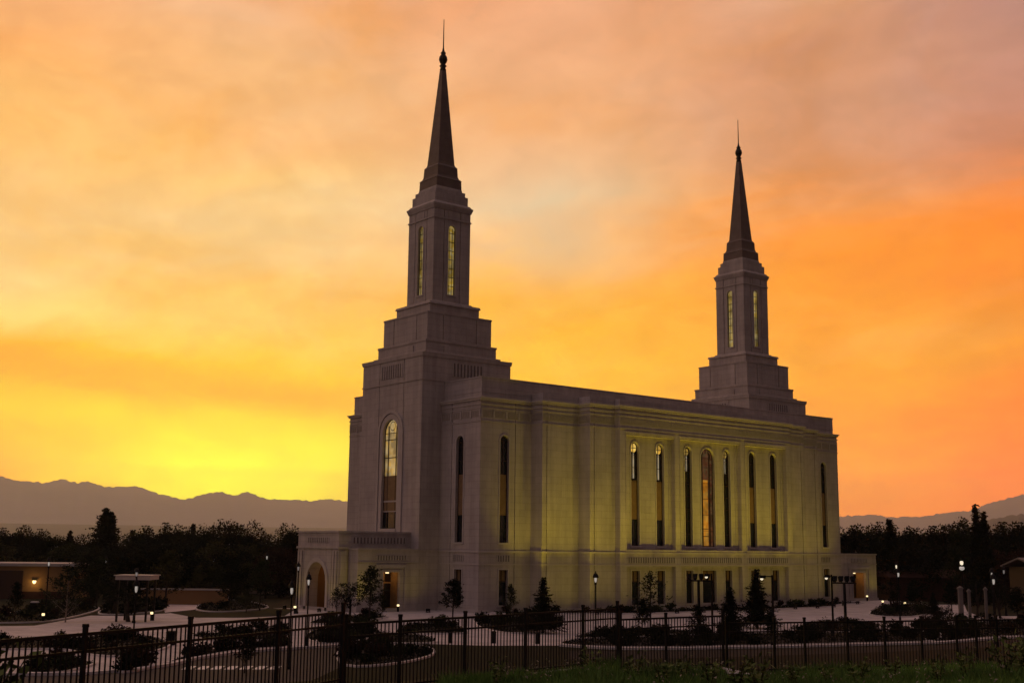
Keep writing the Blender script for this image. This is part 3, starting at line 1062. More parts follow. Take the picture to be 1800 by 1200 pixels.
hall = MB()
frz = MB()
groove = lambda u, a=.25, b=ZW: (u - .05, u + .05, a, b, False, .09, True)
nH = len(HALL)
for i in range(nH):
    p0, p1 = HALL[i], HALL[(i + 1) % nH]
    W, ln = frame_of(p0, p1)
    ops = []
    if i in (0, 12):                       # plain end walls of the long side facing the lawn
        c = 2.82 if i == 0 else ln - 2.82
        g_ = 4.1 if i == 0 else ln - 4.1
        ops = [(c - .52, c + .52, .62, 3.8, False, .3), (c - .52, c + .52, 6.25, 16.1, True, .3), groove(g_)]
        wall(hall, W, 0, ln, 0, ZW, ops)
        window(temple, W, c - .52, c + .52, 6.25, 16.1, True, 0, 'dark', za=12.5, zs=8.75)
        window(temple, W, c - .52, c + .52, .62, 3.8, False, 0, 'low', za=2.75)
        carved(W, c - .75, c + .75, 4.55, 5.1, 0, .3)
    elif i == 6:                           # projecting middle of the long side
        pan = [(14.64, 21.3), (22.1, 31.2), (32.0, 38.66)]
        pan = [(a - 13.81, b - 13.81) for a, b in pan]
        for a, b in pan:
            ops.append((a, b, 5.75, 16.7, False, .47))
            ops.append((a, b, .3, 4.12, False, .47))
        wall(hall, W, 0, ln, 0, ZW, ops)
        wins = {0: [(16.25, 1.1, 'medal'), (19.7, 1.1, 'medal')], 1: [(23.75, 1.05, 'medal_dim'), (26.65, 2.05, 'center'), (29.55, 1.05, 'medal_dim')], 2: [(33.6, 1.1, 'dark'), (37.05, 1.1, 'dark')]}
        for k, (a, b) in enumerate(pan):
            up_, lo_ = [], []
            for c, w_, stl in wins[k]:
                c -= 13.81
                up_.append((c - w_ / 2, c + w_ / 2, 6.12, 16.1, True, .3))
                lo_.append((c - w_ / 2, c + w_ / 2, .55, 3.75, False, .3))
                if stl == 'center':
                    window(temple, W, c - w_ / 2, c + w_ / 2, 6.12, 16.1, True, -.47, stl)
                elif stl == 'medal_dim':
                    window(temple, W, c - w_ / 2, c + w_ / 2, 6.12, 16.1, True, -.47, stl)
                else:
                    window(temple, W, c - w_ / 2, c + w_ / 2, 6.12, 16.1, True, -.47, stl, za=12.4, zs=8.65)
                window(temple, W, c - w_ / 2, c + w_ / 2, .55, 3.75, False, -.47, 'low', za=2.7)
            wall(hall, W, a, b, 5.75, 16.7, up_, -.47)
            wall(hall, W, a, b, .3, 4.12, lo_, -.47)
            # slim inner frame of each panel
            pf = MB()
            for z0_, z1_ in ((5.9, 16.55),):
                pf.obox(W, a + .32, a + .42, -.47, -.40, z0_, z1_)
                pf.obox(W, b - .42, b - .32, -.47, -.40, z0_, z1_)
            carved(W, a + .1, b - .1, 4.5, 5.02, 0, .32)
            pf.obox(W, a - .12, b + .12, 0, .03, 5.55, 5.74)
            pf.obox(W, a - .1, a - .02, 0, .05, 5.76, 16.9)
            pf.obox(W, b + .02, b + .1, 0, .05, 5.76, 16.9)
            pf.obox(W, a - .12, b + .12, 0, .07, 16.9, 17.05)
            pf.build('panel_frame', ST, temple)
    elif i == 27:                          # front end wall towards the portico (runs from the far corner)
        for c, stl in ((YC - (YC - 3.1), 0), (Wd - 3.1, 0)):
            u = Wd - c
            ops += [(u - .58, u + .58, .62, 3.8, False, .3), (u - .58, u + .58, 6.25, 16.1, True, .3)]
            window(temple, W, u - .58, u + .58, 6.25, 16.1, True, 0, 'dark', za=12.5, zs=8.75)
            window(temple, W, u - .58, u + .58, .62, 3.8, False, 0, 'low', za=2.75)
            carved(W, u - .75, u + .75, 4.55, 5.1, 0, .3)
        ops += [groove(Wd - 4.45), groove(4.45)]
        wall(hall, W, 0, ln, 0, ZW, ops)
    elif i in (2, 4, 8, 10):
        g_ = .55 if i < 6 else ln - .55
        ops = [groove(g_)]
        if i == 2:
            pass
        wall(hall, W, 0, ln, 0, ZW, ops)
    else:
        wall(hall, W, 0, ln, 0, ZW, [])
hall.build('main_hall', ST, temple)

# frieze and carved blocks under the cornice
for i in range(nH):
    p0, p1 = HALL[i], HALL[(i + 1) % nH]
    W, ln = frame_of(p0, p1)
    if ln < 1.2 or (14 <= i <= 26):
        continue
    frz.obox(W, .05, ln - .05, -.005, .012, 17.66, 18.3, 2)
    if i in (0, 12, 27):
        k = max(2, int(round(ln / 1.55)))
        for j in range(k + 1):
            c = min(max(ln * j / k, .12), ln - .12)
            frz.obox(W, c - .10, c + .10, 0, .06, 17.6, 18.36, 0)
    for q in range(int(ln / .38)):
        if q % 9 < 5 or i not in (6,):
            c = .3 + q * .38
            if c < ln - .3:
                frz.obox(W, c - .09, c + .09, 0, .03, 17.80, 18.16, 2)
frz.band(HALL, 17.25, 17.38, .05)
frz.band(HALL, 18.45, 18.55, .05)
frz.band(HALL, 18.80, 18.95, .07)
frz.build('frieze', ST + [M['frieze']], temple)

cor = MB()
cor.band(HALL, 19.22, 19.40, .15, inn=.4)
cor.band(HALL, 19.40, 19.52, .24, inn=.4)
cor.build('cornice', M['trim'], temple)
belt = MB()
belt.band(HALL, 5.36, 5.52, .09)
belt.band(HALL, 4.24, 4.36, .06)
belt.band(HALL, 0, .30, .12)
belt.build('belt_course', M['trim'], temple)
rect = [(0, 0), (L, 0), (L, Wd), (0, Wd)]
par = MB()
# the long parapet of the hall and the lower parapets that follow the bays
inner = offset(rect, -.30)
par.band(inner, 19.5, 21.38, 0, inn=.45)
par.band(inner, 21.38, 21.5, .05, inn=.5)
par.band(inner, 20.05, 20.14, .03)
par.build('parapet', M['stone'], temple)
for sgn in (0, 1):
    lp = MB()
    for x0, x1, y in ((6.02, L - 6.02, -1.67), (10.56, L - 10.56, -3.28), (13.81, L - 13.81, -3.99)):
        y0, y1 = (y + .25, 0.2) if not sgn else (Wd - .2, Wd - y - .25)
        z1 = {-1.67: 20.28, -3.28: 20.21, -3.99: 20.15}[y]
        lp.box(x0 + .25, x1 - .25, y0, y1, 19.45, z1)
    lp.build('bay_parapet', M['stone'], temple)
rf = MB()
rf.prism(offset(rect, -.5), 19.2, 20.6)
rf.build('roof', M['roof'], temple)


# ------------------------------------------------------------------ towers
def sq(cx, cy, h):
    return [(cx - h, cy - h), (cx + h, cy - h), (cx + h, cy + h), (cx - h, cy + h)]


def tower(cx, base_z, front_x, mirror):
    """a stepped tower standing on the hall; front_x is the face that runs down to the ground at the end of the building"""
    mb = MB()
    tr = MB()
    t_ = 5.356
    zt = 24.226
    blk = sq(cx, YC, t_)
    win_jobs = []
    for i in range(4):
        W, ln = frame_of(blk[i], blk[(i + 1) % 4])
        down = (i == 3 and not mirror) or (i == 1 and mirror)
        z0 = 0 if down else (0 if (i in (0, 2)) else 18)
        ops = []
        if down:
            c = ln / 2 + (.12 if not mirror else 0)
            ops = [(c - 1.35, c + 1.35, 7.5, 18.1, True, .32), ]
            win_jobs.append((W, c))
        ops += [groove(ln * .295, z0 + .25, 23.9), groove(ln * .705, z0 + .25, 23.9)] if (i in (1, 3)) else []
        wall(mb, W, 0, ln, z0, zt, ops)
        slots(mb, W, ln * .33, ln * .67, 22.15, 23.45, 0, .42)
    mb.band(blk, 21.55, 21.7, .07)
    mb.band(blk, 23.85, 24.226, .14, inn=1.6, out0=.08)
    mb.band(blk, 0, .3, .1)
    mb.band(blk, 5.4, 5.55, .06)
    # steps
    mb.frustum(cx, YC, 4.72, 23.9, 4.62, 24.55)
    mb.frustum(cx, YC, 4.30, 24.55, 4.30, 25.55)
    mb.band(sq(cx, YC, 4.30), 25.55, 25.75, .06, inn=.6)
    mb.box(cx - 2.2, cx + 2.2, YC - 4.42, YC + 4.42, 24.5, 25.25)
    mb.box(cx - 4.42, cx + 4.42, YC - 2.2, YC + 2.2, 24.5, 25.25)
    s2 = sq(cx, YC, 3.93)
    for i in range(4):
        W, ln = frame_of(s2[i], s2[(i + 1) % 4])
        wall(mb, W, 0, ln, 25.7, 28.55, [groove(ln * .24, 25.9, 28.4), groove(ln * .76, 25.9, 28.4)])
    mb.band(s2, 28.45, 28.62, .05, inn=1.1)
    mb.frustum(cx, YC, 3.02, 28.5, 3.02, 29.65)
    mb.frustum(cx, YC, 3.16, 29.65, 3.07, 29.9)
    mb.frustum(cx, YC, 2.62, 29.9, 2.45, 30.15)
    # shaft with one tall window in each face
    sh = sq(cx, YC, 2.284)
    jobs2 = []
    for i in range(4):
        W, ln = frame_of(sh[i], sh[(i + 1) % 4])
        c = ln / 2
        wall(mb, W, 0, ln, 30.0, 40.0, [(c - .46, c + .46, 30.95, 38.2, True, .28), groove(c - 1.02, 30.2, 39.8), groove(c + 1.02, 30.2, 39.8)])
        mb.obox(W, c - .55, c + .55, 0, .05, 38.9, 39.7)
        jobs2.append((W, c))
    mb.band(sh, 38.75, 38.9, .09)
    mb.band(sh, 39.75, 40.02, .14, inn=.5, out0=.06)
    mb.band(sh, 40.02, 40.285, .22, inn=.5, out0=.16)
    mb.frustum(cx, YC, 2.42, 40.285, 2.2, 40.6)
    mb.frustum(cx, YC, 2.07, 40.6, 2.07, 41.55)
    mb.frustum(cx, YC, 1.86, 41.55, 1.86, 42.05)
    mb.frustum(cx, YC, 1.66, 42.05, 1.60, 42.4)
    tw = mb.build('tower', ST, temple)
    for W, c in jobs2:
        window(tw, W, c - .46, c + .46, 30.95, 38.2, True, 0, 'tower', tw=.12, depth=.24) if False else tower_window(tw, W, c)
    for W, c in win_jobs:
        window(temple, W, c - 1.35, c + 1.35, 7.5, 18.1, True, 0, 'front', tw=.0, depth=.27, za=12.6, zs=9.1)
        ar = MB()
        trim_strip(ar, W, c - 1.35, c + 1.35, 7.0, 18.1, True, .5, .07)
        trim_strip(ar, W, c - 1.95, c + 1.95, 7.0, 18.7, True, .32, .13)
        ar.obox(W, c - 1.4, c + 1.4, -.3, .16, 7.2, 7.5)
        ar.build('window_surround', M['trim'], temple)
    # spire in metal courses
    sp = MB()
    hs, z0, z1 = 1.0, 45.3, 55.7
    sp.frustum(cx, YC, 1.58, 42.4, 1.55, 43.35)
    sp.frustum(cx, YC, 1.60, 43.35, 1.40, 43.55)
    sp.frustum(cx, YC, 1.38, 43.55, 1.30, 43.8)
    sp.frustum(cx, YC, 1.29, 43.8, 1.24, 44.75)
    sp.frustum(cx, YC, 1.26, 44.75, 1.07, 45.0)
    sp.frustum(cx, YC, 1.06, 45.0, 1.0, 45.32)
    k = 12
    for j in range(k):
        a, b_ = j / k, (j + 1) / k
        ha, hb = hs + (.23 - hs) * a, hs + (.23 - hs) * b_
        za, zb = z0 + (z1 - z0) * a, z0 + (z1 - z0) * b_
        sp.frustum(cx, YC, ha + .012, za, hb + .012, zb - .05)
        sp.frustum(cx, YC, hb, zb - .05, hb, zb)
    sp.build('spire', M['spire'], tw)
    fn = MB()
    fn.lathe([(.30, 55.6), (.36, 55.75), (.24, 55.95), (.40, 56.15), (.22, 56.35), (.34, 56.5), (.47, 56.85), (.40, 57.2), (.22, 57.45), (.30, 57.6), (.15, 57.8), (.07, 58.2), (.05, 60), (.035, 61.42)], cx, YC, 12)
    fn.build('finial', M['bronze'], tw, smooth=True)
    return tw


def tower_window(parent, W, c):
    f = MB()
    u0, u1, zb, zt = c - .46, c + .46, 30.95, 38.2
    trim_strip(f, W, u0, u1, zb, zt, True, .12, .05)
    f.obox(W, u0 - .15, u1 + .15, -.02, .08, zb - .14, zb)
    d = -.24
    spring = zt - .46
    pts = clip_arch(u0, u1, zb, zt, zb)
    f.face([W(u, d - .02, z) for u, z in pts], 2)
    for x in (u0, u1 - .05):
        f.obox(W, x, x + .05, d, d + .06, zb, spring, 1)
    for x in (c - .17, c + .17):
        f.obox(W, x - .018, x + .018, d, d + .04, zb, spring + .2, 1)
    z = zb
    while z < spring:
        f.obox(W, u0 + .05, u1 - .05, d, d + .04, z - .02, z + .04, 1)
        z += .92
    f.build('window', [M['trim'], M['frame'], M['lit_tower']], parent)


tower(3.012, 20, None, False)
tower(L - 3.012, 20, None, True)

# ------------------------------------------------------------------ portico, side entrances
po = MB()
PX0, PX1, PY0, PY1 = -10.05, -2.36, 7.6, 15.1
pl = [(PX0, PY0), (PX1, PY0), (PX1, PY1), (PX0, PY1)]
ac = YC - .12
for i in (0, 2, 3):
    W, ln = frame_of(pl[i], pl[(i + 1) % 4])
    if i == 3:
        u = PY1 - (PY0 + PY1) / 2
        wall(po, W, 0, ln, 0, 7.0, [(u - 1.75, u + 1.75, .02, 4.35, True, 1.1), groove(u - 2.55, .3, 5.5), groove(u + 2.55, .3, 5.5)])
        slots(po, W, u - 1.9, u + 1.9, 6.1, 6.55, 0, .36)
        AW, AU = W, u
        for s_ in (-1, 1):
            for c in (2.95, 3.42):
                po.obox(W, u + s_ * c - .16, u + s_ * c + .16, 0, .12, .3, 5.35)
    else:
        wall(po, W, 0, ln, 0, 7.0, [groove(1.0, .3, 5.5), groove(1.5, .3, 5.5)] if i == 0 else [])
        slots(po, W, 1.4, ln - .5, 6.05, 6.6, 0, .36)
        if i == 0:
            po.obox(W, .15, .75, 0, .12, .3, 5.35)
            po.obox(W, 1.2, 1.4, 0, .12, .3, 5.35)
po.prism(offset(pl, -.3), 6.6, 6.8)
po.band(pl, 7.0, 7.16, .10, inn=.4)
po.band(pl, 6.75, 6.85, .04)
po.band(pl, 5.55, 5.75, .12)
po.band(pl, 0, .3, .12)
W = AW
# vestibule behind the arch
portico = po.build('portico', ST, temple)
ve = MB()
ve.obox(W, AU - 2.4, AU + 2.4, -3.6, -3.4, 0, 5.2)
ve.obox(W, AU - 2.5, AU - 2.4, -3.6, -1.1, 0, 5.2)
ve.obox(W, AU + 2.4, AU + 2.5, -3.6, -1.1, 0, 5.2)
ve.obox(W, AU - 2.5, AU + 2.5, -3.6, -1.1, 5.2, 5.3)
ve.build('vestibule', M['tan'], portico)
ar = MB()
trim_strip(ar, W, AU - 1.75, AU + 1.75, .02, 4.35, True, .38, .12)
ar.build('arch_surround', M['trim'], portico)
dr = MB()
dr.obox(W, AU - 1.5, AU + 1.5, -3.4, -3.32, 0, 3.9)
for s_ in (-1, 1):
    dr.obox(W, AU + s_ * .75 - .62, AU + s_ * .75 + .62, -3.32, -3.27, .15, 2.9)
    dr.obox(W, AU + s_ * .10 - .03, AU + s_ * .10 + .03, -3.32, -3.2, 1.0, 1.5)
dr.build('door', M['wood'], portico)


def lamp_light(name, parent, loc, power, color, radius=.12, kind='POINT', aim=None, angle=None, blend=.5):
    d = bpy.data.lights.new(name, kind)
    d.energy = power
    d.color = color
    d.shadow_soft_size = radius
    if kind == 'SPOT':
        d.spot_size = angle
        d.spot_blend = blend
    o = bpy.data.objects.new(name, d)
    COL.objects.link(o)
    o.parent = parent
    o.location = loc
    if aim is not None:
        o.rotation_euler = Vector(aim).to_track_quat('-Z', 'Y').to_euler()
    return o


def lantern(parent, x, y, z, power):
    m_ = MB()
    m_.lathe([(.02, z + .95), (.02, z + .42), (.20, z + .38), (.24, z + .32), (.03, z + .30)], x, y, 8, 0)
    m_.lathe([(.05, z - .05), (.15, z), (.18, z + .3), (.05, z + .31)], x, y, 8, 1)
    o = m_.build('lantern', [M['bronze'], M['lamp_dim']], parent)
    lamp_light('lantern_light', parent, (x, y, z - .3), power, (1, .50, .11), .15)
    return o


q = AW(AU, -2.2, 0)
lantern(portico, q[0], q[1], 4.0, 16)


def entrance(x0, x1, y, ztop, dc, dw, dh, depth_y, lamp_p):
    """low wing with a recessed doorway in its lawn-side face"""
    mb = MB()
    poly = [(x0, y), (x1, y), (x1, depth_y), (x0, depth_y)]
    ln_ = x1 - x0
    for i in range(4):
        W, ln = frame_of(poly[i], poly[(i + 1) % 4])
        ops = []
        if i == 0:
            u = dc - x0
            ops = [(u - dw / 2, u + dw / 2, .02, dh, False, 1.35)]
            slots(mb, W, u - 1.6, u + 1.6, ztop - 1.05, ztop - .62, 0, .3)
            EW, EU = W, u
        wall(mb, W, 0, ln, 0, ztop - .15, ops)
    mb.prism(offset(poly, -.35), ztop - .6, ztop - .35)
    mb.band(poly, ztop - .15, ztop, .09, inn=.45)
    mb.band(poly, ztop - 1.28, ztop - 1.18, .05)
    mb.band(poly, 0, .3, .1)
    W = EW
    # stepped surround of the doorway
    trim_strip(mb, W, EU - dw / 2, EU + dw / 2, .3, dh, False, .22, .06)
    trim_strip(mb, W, EU - dw / 2 - .5, EU + dw / 2 + .5, .3, dh + .38, False, .3, .12)
    e_ = mb.build('side_entrance', ST, temple)
    d_ = MB()
    d_.obox(W, EU - dw / 2, EU + dw / 2, -1.40, -1.34, .02, dh)
    door = d_.build('door', M['doorglass'], e_)
    f_ = MB()
    for k in range(3):
        x = EU - dw / 2 + dw * k / 2
        f_.obox(W, x - .06, x + .06, -1.34, -1.26, .02, dh)
    f_.obox(W, EU - dw / 2, EU + dw / 2, -1.34, -1.27, 2.45, 2.6)
    f_.obox(W, EU - dw / 2, EU + dw / 2, -1.34, -1.27, .02, .3)
    f_.obox(W, EU + dw / 2 - .05, EU + dw / 2 - .005, -1.26, -.25, .03, dh - .03)
    f_.build('door_frame', M['wood'], e_)
    q = W(EU, -.7, 0)
    sc = MB()
    sc.lathe([(.16, dh - .12), (.16, dh - .01)], q[0], q[1], 10)
    sc.build('ceiling_lamp', M['lamp_warm'], e_)
    lamp_light('ceiling_light', e_, (q[0], q[1], dh - .3), lamp_p, (1, .55, .14), .12)
    return e_


entrance(-9.0, -2.37, 6.0, 5.62, -5.4, 1.75, 3.5, 7.58, 7)
entrance(L + .02, 61.5, .9, 5.55, 58.0, 2.5, 3.3, 8.5, 16)
# small dark service niche and pale service door on the hall walls
sv = MB()
W, ln = frame_of(HALL[0], HALL[1])
sv.obox(W, 4.75, 5.55, 0, .03, .02, 2.3)
sv.obox(W, 4.82, 5.48, .03, .05, .08, 2.22)
sv.build('service_door', M['trim'], temple)

# ------------------------------------------------------------------ uplights along the hall
def uplight(x, y, label, wide, high, yaw=0.0, zhi=15.0, dist=5.0, color=(1, .77, .03)):
    root = empty('uplight', (x, y, 0), yaw)
    tag(root, label, 'uplight', 'uplights set in the planting along the temple walls')
    b_ = MB()
    b_.box(-.18, .18, -.12, .12, .0, .06)
    b_.box(-.2, -.17, -.05, .05, .06, .3)
    b_.box(.17, .2, -.05, .05, .06, .3)
    b_.build('bracket', M['black_metal'], root)
    h = MB()
    h.hexa([(-.16, -.1, .14), (.16, -.1, .14), (.16, .12, .10), (-.16, .12, .10), (-.16, -.14, .30), (.16, -.14, .30), (.16, .06, .34), (-.16, .06, .34)])
    hd = h.build('housing', M['black_metal'], root)
    if wide:
        lamp_light('wide_beam', root, (0, 0, .42), wide, color, .12, 'SPOT', (0, dist, 6.0), R(125), 1.0)
    if high:
        lamp_light('high_beam', root, (0, 0, .46), high, color, .12, 'SPOT', (0, dist, zhi), R(62), 1.0)
    return root


k = 0
words = ['beneath the near corner window', 'at the foot of the first step of the wall', 'at the foot of the second step of the wall', 'below the first tall lit window',
         'below the second tall lit window', 'below the narrow window left of the amber one', 'below the amber window', 'below the narrow window right of the amber one',
         'below the first dark window past the middle', 'below the last dark window of the middle', 'at the far second step', 'at the far first step', 'beneath the far corner window']
for (x, wy), w_ in zip([(4.7, 0), (8.7, -1.67), (12.6, -3.28), (16.6, -3.99), (20.2, -3.99), (23.6, -3.99), (26.9, -3.99), (30.2, -3.99), (33.8, -3.99), (37.4, -3.99), (41.1, -3.28), (45.0, -1.67), (49.8, 0)], words):
    d_ = 4.6
    boost = .55 if 'near corner' in w_ else 1.45 if 'first step of' in w_ and 'far' not in w_ else 1.0
    uplight(x, wy - d_, 'small black ground uplight ' + w_, FLOOD_WIDE * boost, FLOOD_HIGH * (.48 if x > 40 else .85 if 'near corner' in w_ else 1), dist=d_)
uplight(-11.6, 8.0, 'small black ground uplight right of the portico arch', 40, 0, R(-90), dist=1.4)
uplight(-11.6, 14.4, 'small black ground uplight left of the portico arch', 40, 0, R(-90), dist=1.4)
uplight(-9.3, 4.1, 'small black ground uplight by the corner of the side entrance', 120, 0, dist=2.0)
uplight(-3.2, 3.2, 'small black ground uplight between side entrance and tower', 55, 0, dist=2.6)
uplight(60.6, -1.4, 'small black ground uplight beside the far orange doorway', 90, 0, dist=2.0)


# ------------------------------------------------------------------ lamps
def horizon_v(u):
    return 952.4 + 19.0 * u / 1800


def height_at(u, v, dist):
    """level of the thing seen at (u, v) when it stands dist metres away"""
    d = ray(u, v)
    return CAM.z + d.z / math.hypot(d.x, d.y) * dist


def make_lamp(glass):
    root = empty('pedestrian_lamp')
    p = MB()
    p.lathe([(.16, 0), (.16, .12), (.11, .2), (.10, .55), (.065, .65), (.05, 3.3), (.08, 3.34), (.09, 3.42), (.05, 3.46)], seg=10)
    p.build('pole', M['black_metal'], root)
    h = MB()
    h.lathe([(.05, 3.48), (.085, 3.56), (.10, 3.70), (.085, 3.80)], seg=10)
    h.build('lamp_glass', M[glass], root, smooth=True)
    c = MB()
    c.lathe([(.22, 3.78), (.23, 3.86), (.15, 4.02), (.05, 4.10), (.03, 4.22)], seg=10)
    for a in (0, 1.57, 3.14, 4.71):
        c.tube([(.11 * math.cos(a), .11 * math.sin(a), 3.45), (.16 * math.cos(a), .16 * math.sin(a), 3.7), (.17 * math.cos(a), .17 * math.sin(a), 3.8)], .012, 4)
    c.build('cap', M['black_metal'], root)
    return root


LAMPS = [  # column, row of the head, distance, glass, where it stands
    (1047, 1018, 84, 'lamp_glass', 'single black post lamp in front of the stepped temple wall'),
    (545, 1022, 72, 'lamp_glass', 'black post lamp in front of the portico arch'),
    (516, 1037, 60, 'lamp_glass', 'short black post lamp left of the portico, nearer than the arch'),
    (526, 998, 108, 'lamp_dim', 'dim post lamp half hidden behind the left edge of the portico'),
    (88, 990, 112, 'lamp_glass', 'post lamp in front of the tan building'),
    (188, 985, 135, 'lamp_dim', 'dim post lamp under the pointed conifer on the left'),
    (244, 1034, 62, 'lamp_glass', 'lit post lamp in front of the flat white canopy'),
    (243, 1008, 96, 'lamp_dim', 'post lamp whose head rises just over the white canopy roof'),
    (377, 984, 140, 'lamp_dim', 'dim post lamp below the broad round tree'),
    (470, 979, 138, 'lamp_glass', 'post lamp between the broad round tree and the portico'),
    (434, 979, 165, 'lamp_dim', 'faint post lamp far back under the broad round tree'),
    (1574, 995, 138, 'lamp_bright', 'upper of the two bright post lamps just right of the far porch'),
    (1577, 1009, 104, 'lamp_glass', 'lower of the two bright post lamps just right of the far porch'),
    (1591, 992, 170, 'lamp_dim', 'bluish faint post lamp behind the two bright ones by the far porch'),
    (1741, 1009, 104, 'lamp_glass', 'upper of the paired post lamps under the tall columnar tree'),
    (1743, 1021, 86, 'lamp_glass', 'lower of the paired post lamps under the tall columnar tree'),
    (1762, 1004, 125, 'lamp_dim', 'dim post lamp at the pale roofed house on the right'),
]
protos = {}
for u, v, D, glass, lab in LAMPS:
    z = height_at(u, v, D)
    p = polar(u, D)
    p.z = ground_z(p.x, p.y)
    s = max(.35, (z - p.z) / 3.66)
    f_ = .72 if D < 80 else .9
    if glass not in protos:
        o = protos[glass] = make_lamp(glass)
        o.location = p
        o.scale = (f_, f_, s)
    else:
        o = copy_tree(protos[glass], p, 0, (f_, f_, s))
    tag(o, lab, 'lamp', 'post lamps around the temple grounds')

# tall lantern post at the right with two bright heads
p = polar(1689, 150)
p.z = ground_z(p.x, p.y)
root = tag(empty('twin_lamp', p), 'brightest lamp, tall post with two stacked glowing heads near the columnar tree', 'lamp')
m_ = MB()
hz = height_at(1689, 994, 150) - p.z
m_.lathe([(.16, 0), (.1, .5), (.07, hz - .6), (.06, hz - .5)], seg=8)
m_.build('pole', M['black_metal'], root)
m_ = MB()
m_.lathe([(.1, hz - .5), (.26, hz - .4), (.30, hz - .2), (.2, hz - .08)], seg=12)
m_.build('lamp_glass', M['lamp_glass'], root, smooth=True)
m_ = MB()
m_.lathe([(.08, hz + .1), (.18, hz + .2), (.20, hz + .48), (.08, hz + .56)], seg=10)
m_.build('lamp_glass', M['lamp_bright'], root, smooth=True)


def street_lamp(u, v, D, arm, label, glass='lamp_bright'):
    p = polar(u, D)
    p.z = ground_z(p.x, p.y)
    z = height_at(u, v, D) - p.z
    root = tag(empty('street_lamp', p, YAW - math.pi / 2), label, 'lamp', 'street lamps by the lawn')
    m_ = MB()
    m_.lathe([(.16, 0), (.16, .25), (.08, .3), (.06, z + .1)], seg=8)
    m_.build('pole', M['black_metal'], root)
    a_ = MB()
    a_.box(min(0, arm), max(0, arm), -.04, .04, z - .02, z + .05)
    a_.build('arm', M['black_metal'], root)
    h_ = MB()
    h_.hexa([(arm - .3, -.12, z - .1), (arm + .08, -.12, z - .1), (arm + .08, .12, z - .1), (arm - .3, .12, z - .1), (arm - .26, -.1, z + .08), (arm + .08, -.1, z + .08), (arm + .08, .1, z + .08), (arm - .26, .1, z + .08)])
    hh = h_.build('lamp_head', M['black_metal'], root)
    g_ = MB()
    g_.lathe([(.04, z - .22), (.09, z - .18), (.10, z - .1)], arm - .15, 0, 8)
    g_.build('lamp_glass', M[glass], hh, smooth=True)
    return root


street_lamp(1356, 1013, 78, -.5, 'street lamp whose short arm points left, beside the bushy conifer')
street_lamp(1460, 1012, 84, -.2, 'slim street lamp with a bright head, left of the floodlight pole')
street_lamp(1250, 1010, 82, -.2, 'slim street lamp with a bright head, right of the three dark floodlights')


def flood_pole(u, v, D, n, label):
    p = polar(u, D)
    p.z = ground_z(p.x, p.y)
    z = height_at(u, v, D) - p.z
    root = tag(empty('floodlight_pole', p, YAW - math.pi / 2), label, 'floodlight', 'poles with dark floodlight heads')
    m_ = MB()
    m_.lathe([(.2, 0), (.2, .3), (.11, .35), (.09, z)], seg=8)
    m_.build('pole', M['black_metal'], root)
    w_ = (n - 1) * .40
    m_ = MB()
    m_.box(-w_ / 2 - .2, w_ / 2 + .2, -.05, .05, z - .05, z + .05)
    m_.build('crossbar', M['black_metal'], root)
    for i in range(n):
        x = -w_ / 2 + i * .40
        h_ = MB()
        h_.hexa([(x - .10, -.1, z + .16), (x + .10, -.1, z + .16), (x + .10, .2, z + .06), (x - .10, .2, z + .06), (x - .15, -.02, z + .46), (x + .15, -.02, z + .46), (x + .15, .3, z + .36), (x - .15, .3, z + .36)])
        h_.tube([(x, 0, z + .04), (x, 0, z + .2)], .03, 5)
        h_.build('floodlight', M['black_metal'], root)
    return root


flood_pole(1482, 1024, 84, 4, 'pole with four dark floodlight heads in a row by the far porch')
flood_pole(1227, 1020, 82, 4, 'pole with dark floodlight heads in front of the lower middle windows')


# low lit bollards
def make_bollard():
    root = empty('bollard_light')
    m_ = MB()
    m_.lathe([(.09, 0), (.09, .62), (.10, .64)], seg=10)
    m_.build('post', M['black_metal'], root)
    m_ = MB()
    m_.lathe([(.085, .64), (.10, .7), (.10, .84), (.08, .88)], seg=10)
    m_.build('lamp_glass', M['lamp_warm'], root, smooth=True)
    m_ = MB()
    m_.lathe([(.13, .88), (.13, .92), (.04, .97)], seg=10)
    m_.build('cap', M['black_metal'], root)
    return root


bol = None
for u, v, lab in [(75, 1093, 'lit bollard at the edge of the round planter on the far left'), (266, 1090, 'lit bollard on the plaza under the white canopy'), (518, 1078, 'lit bollard at the left foot of the portico'),
                  (697, 1064, 'lit bollard at the dark side entrance door'), (1523, 1071, 'lit bollard at the foot of the far orange doorway'), (1552, 1066, 'lit bollard just past the corner of the far porch'),
                  (1591, 1069, 'lit bollard out in the planting right of the far porch')]:
    q = at(u, v)
    if u == 697:
        q = Vector((-5.0, 5.35, 0))
    if u == 1523:
        q = Vector((58.3, .1, 0))
    if bol is None:
        o = bol = make_bollard()
        o.location = q
    else:
        o = copy_tree(bol, q)
    o.scale = (1.1, 1.1, .75)
    tag(o, lab, 'bollard light', 'lit bollards on the plaza')


# ------------------------------------------------------------------ foreground fence
def along(u, seg):
    """point of the fence line in column u"""
    (u0, d0, _), (u1, d1, _) = seg
    a, b_ = polar(u0, d0), polar(u1, d1)
    r = ray(u, 964)
    # intersect the camera's plan ray with the straight run
    ex, ey = b_.x - a.x, b_.y - a.y
    det = r.x * (-ey) + r.y * ex
    s_ = ((a.x - CAM.x) * (-ey) + (a.y - CAM.y) * ex) / det
    return Vector((CAM.x + r.x * s_, CAM.y + r.y * s_))


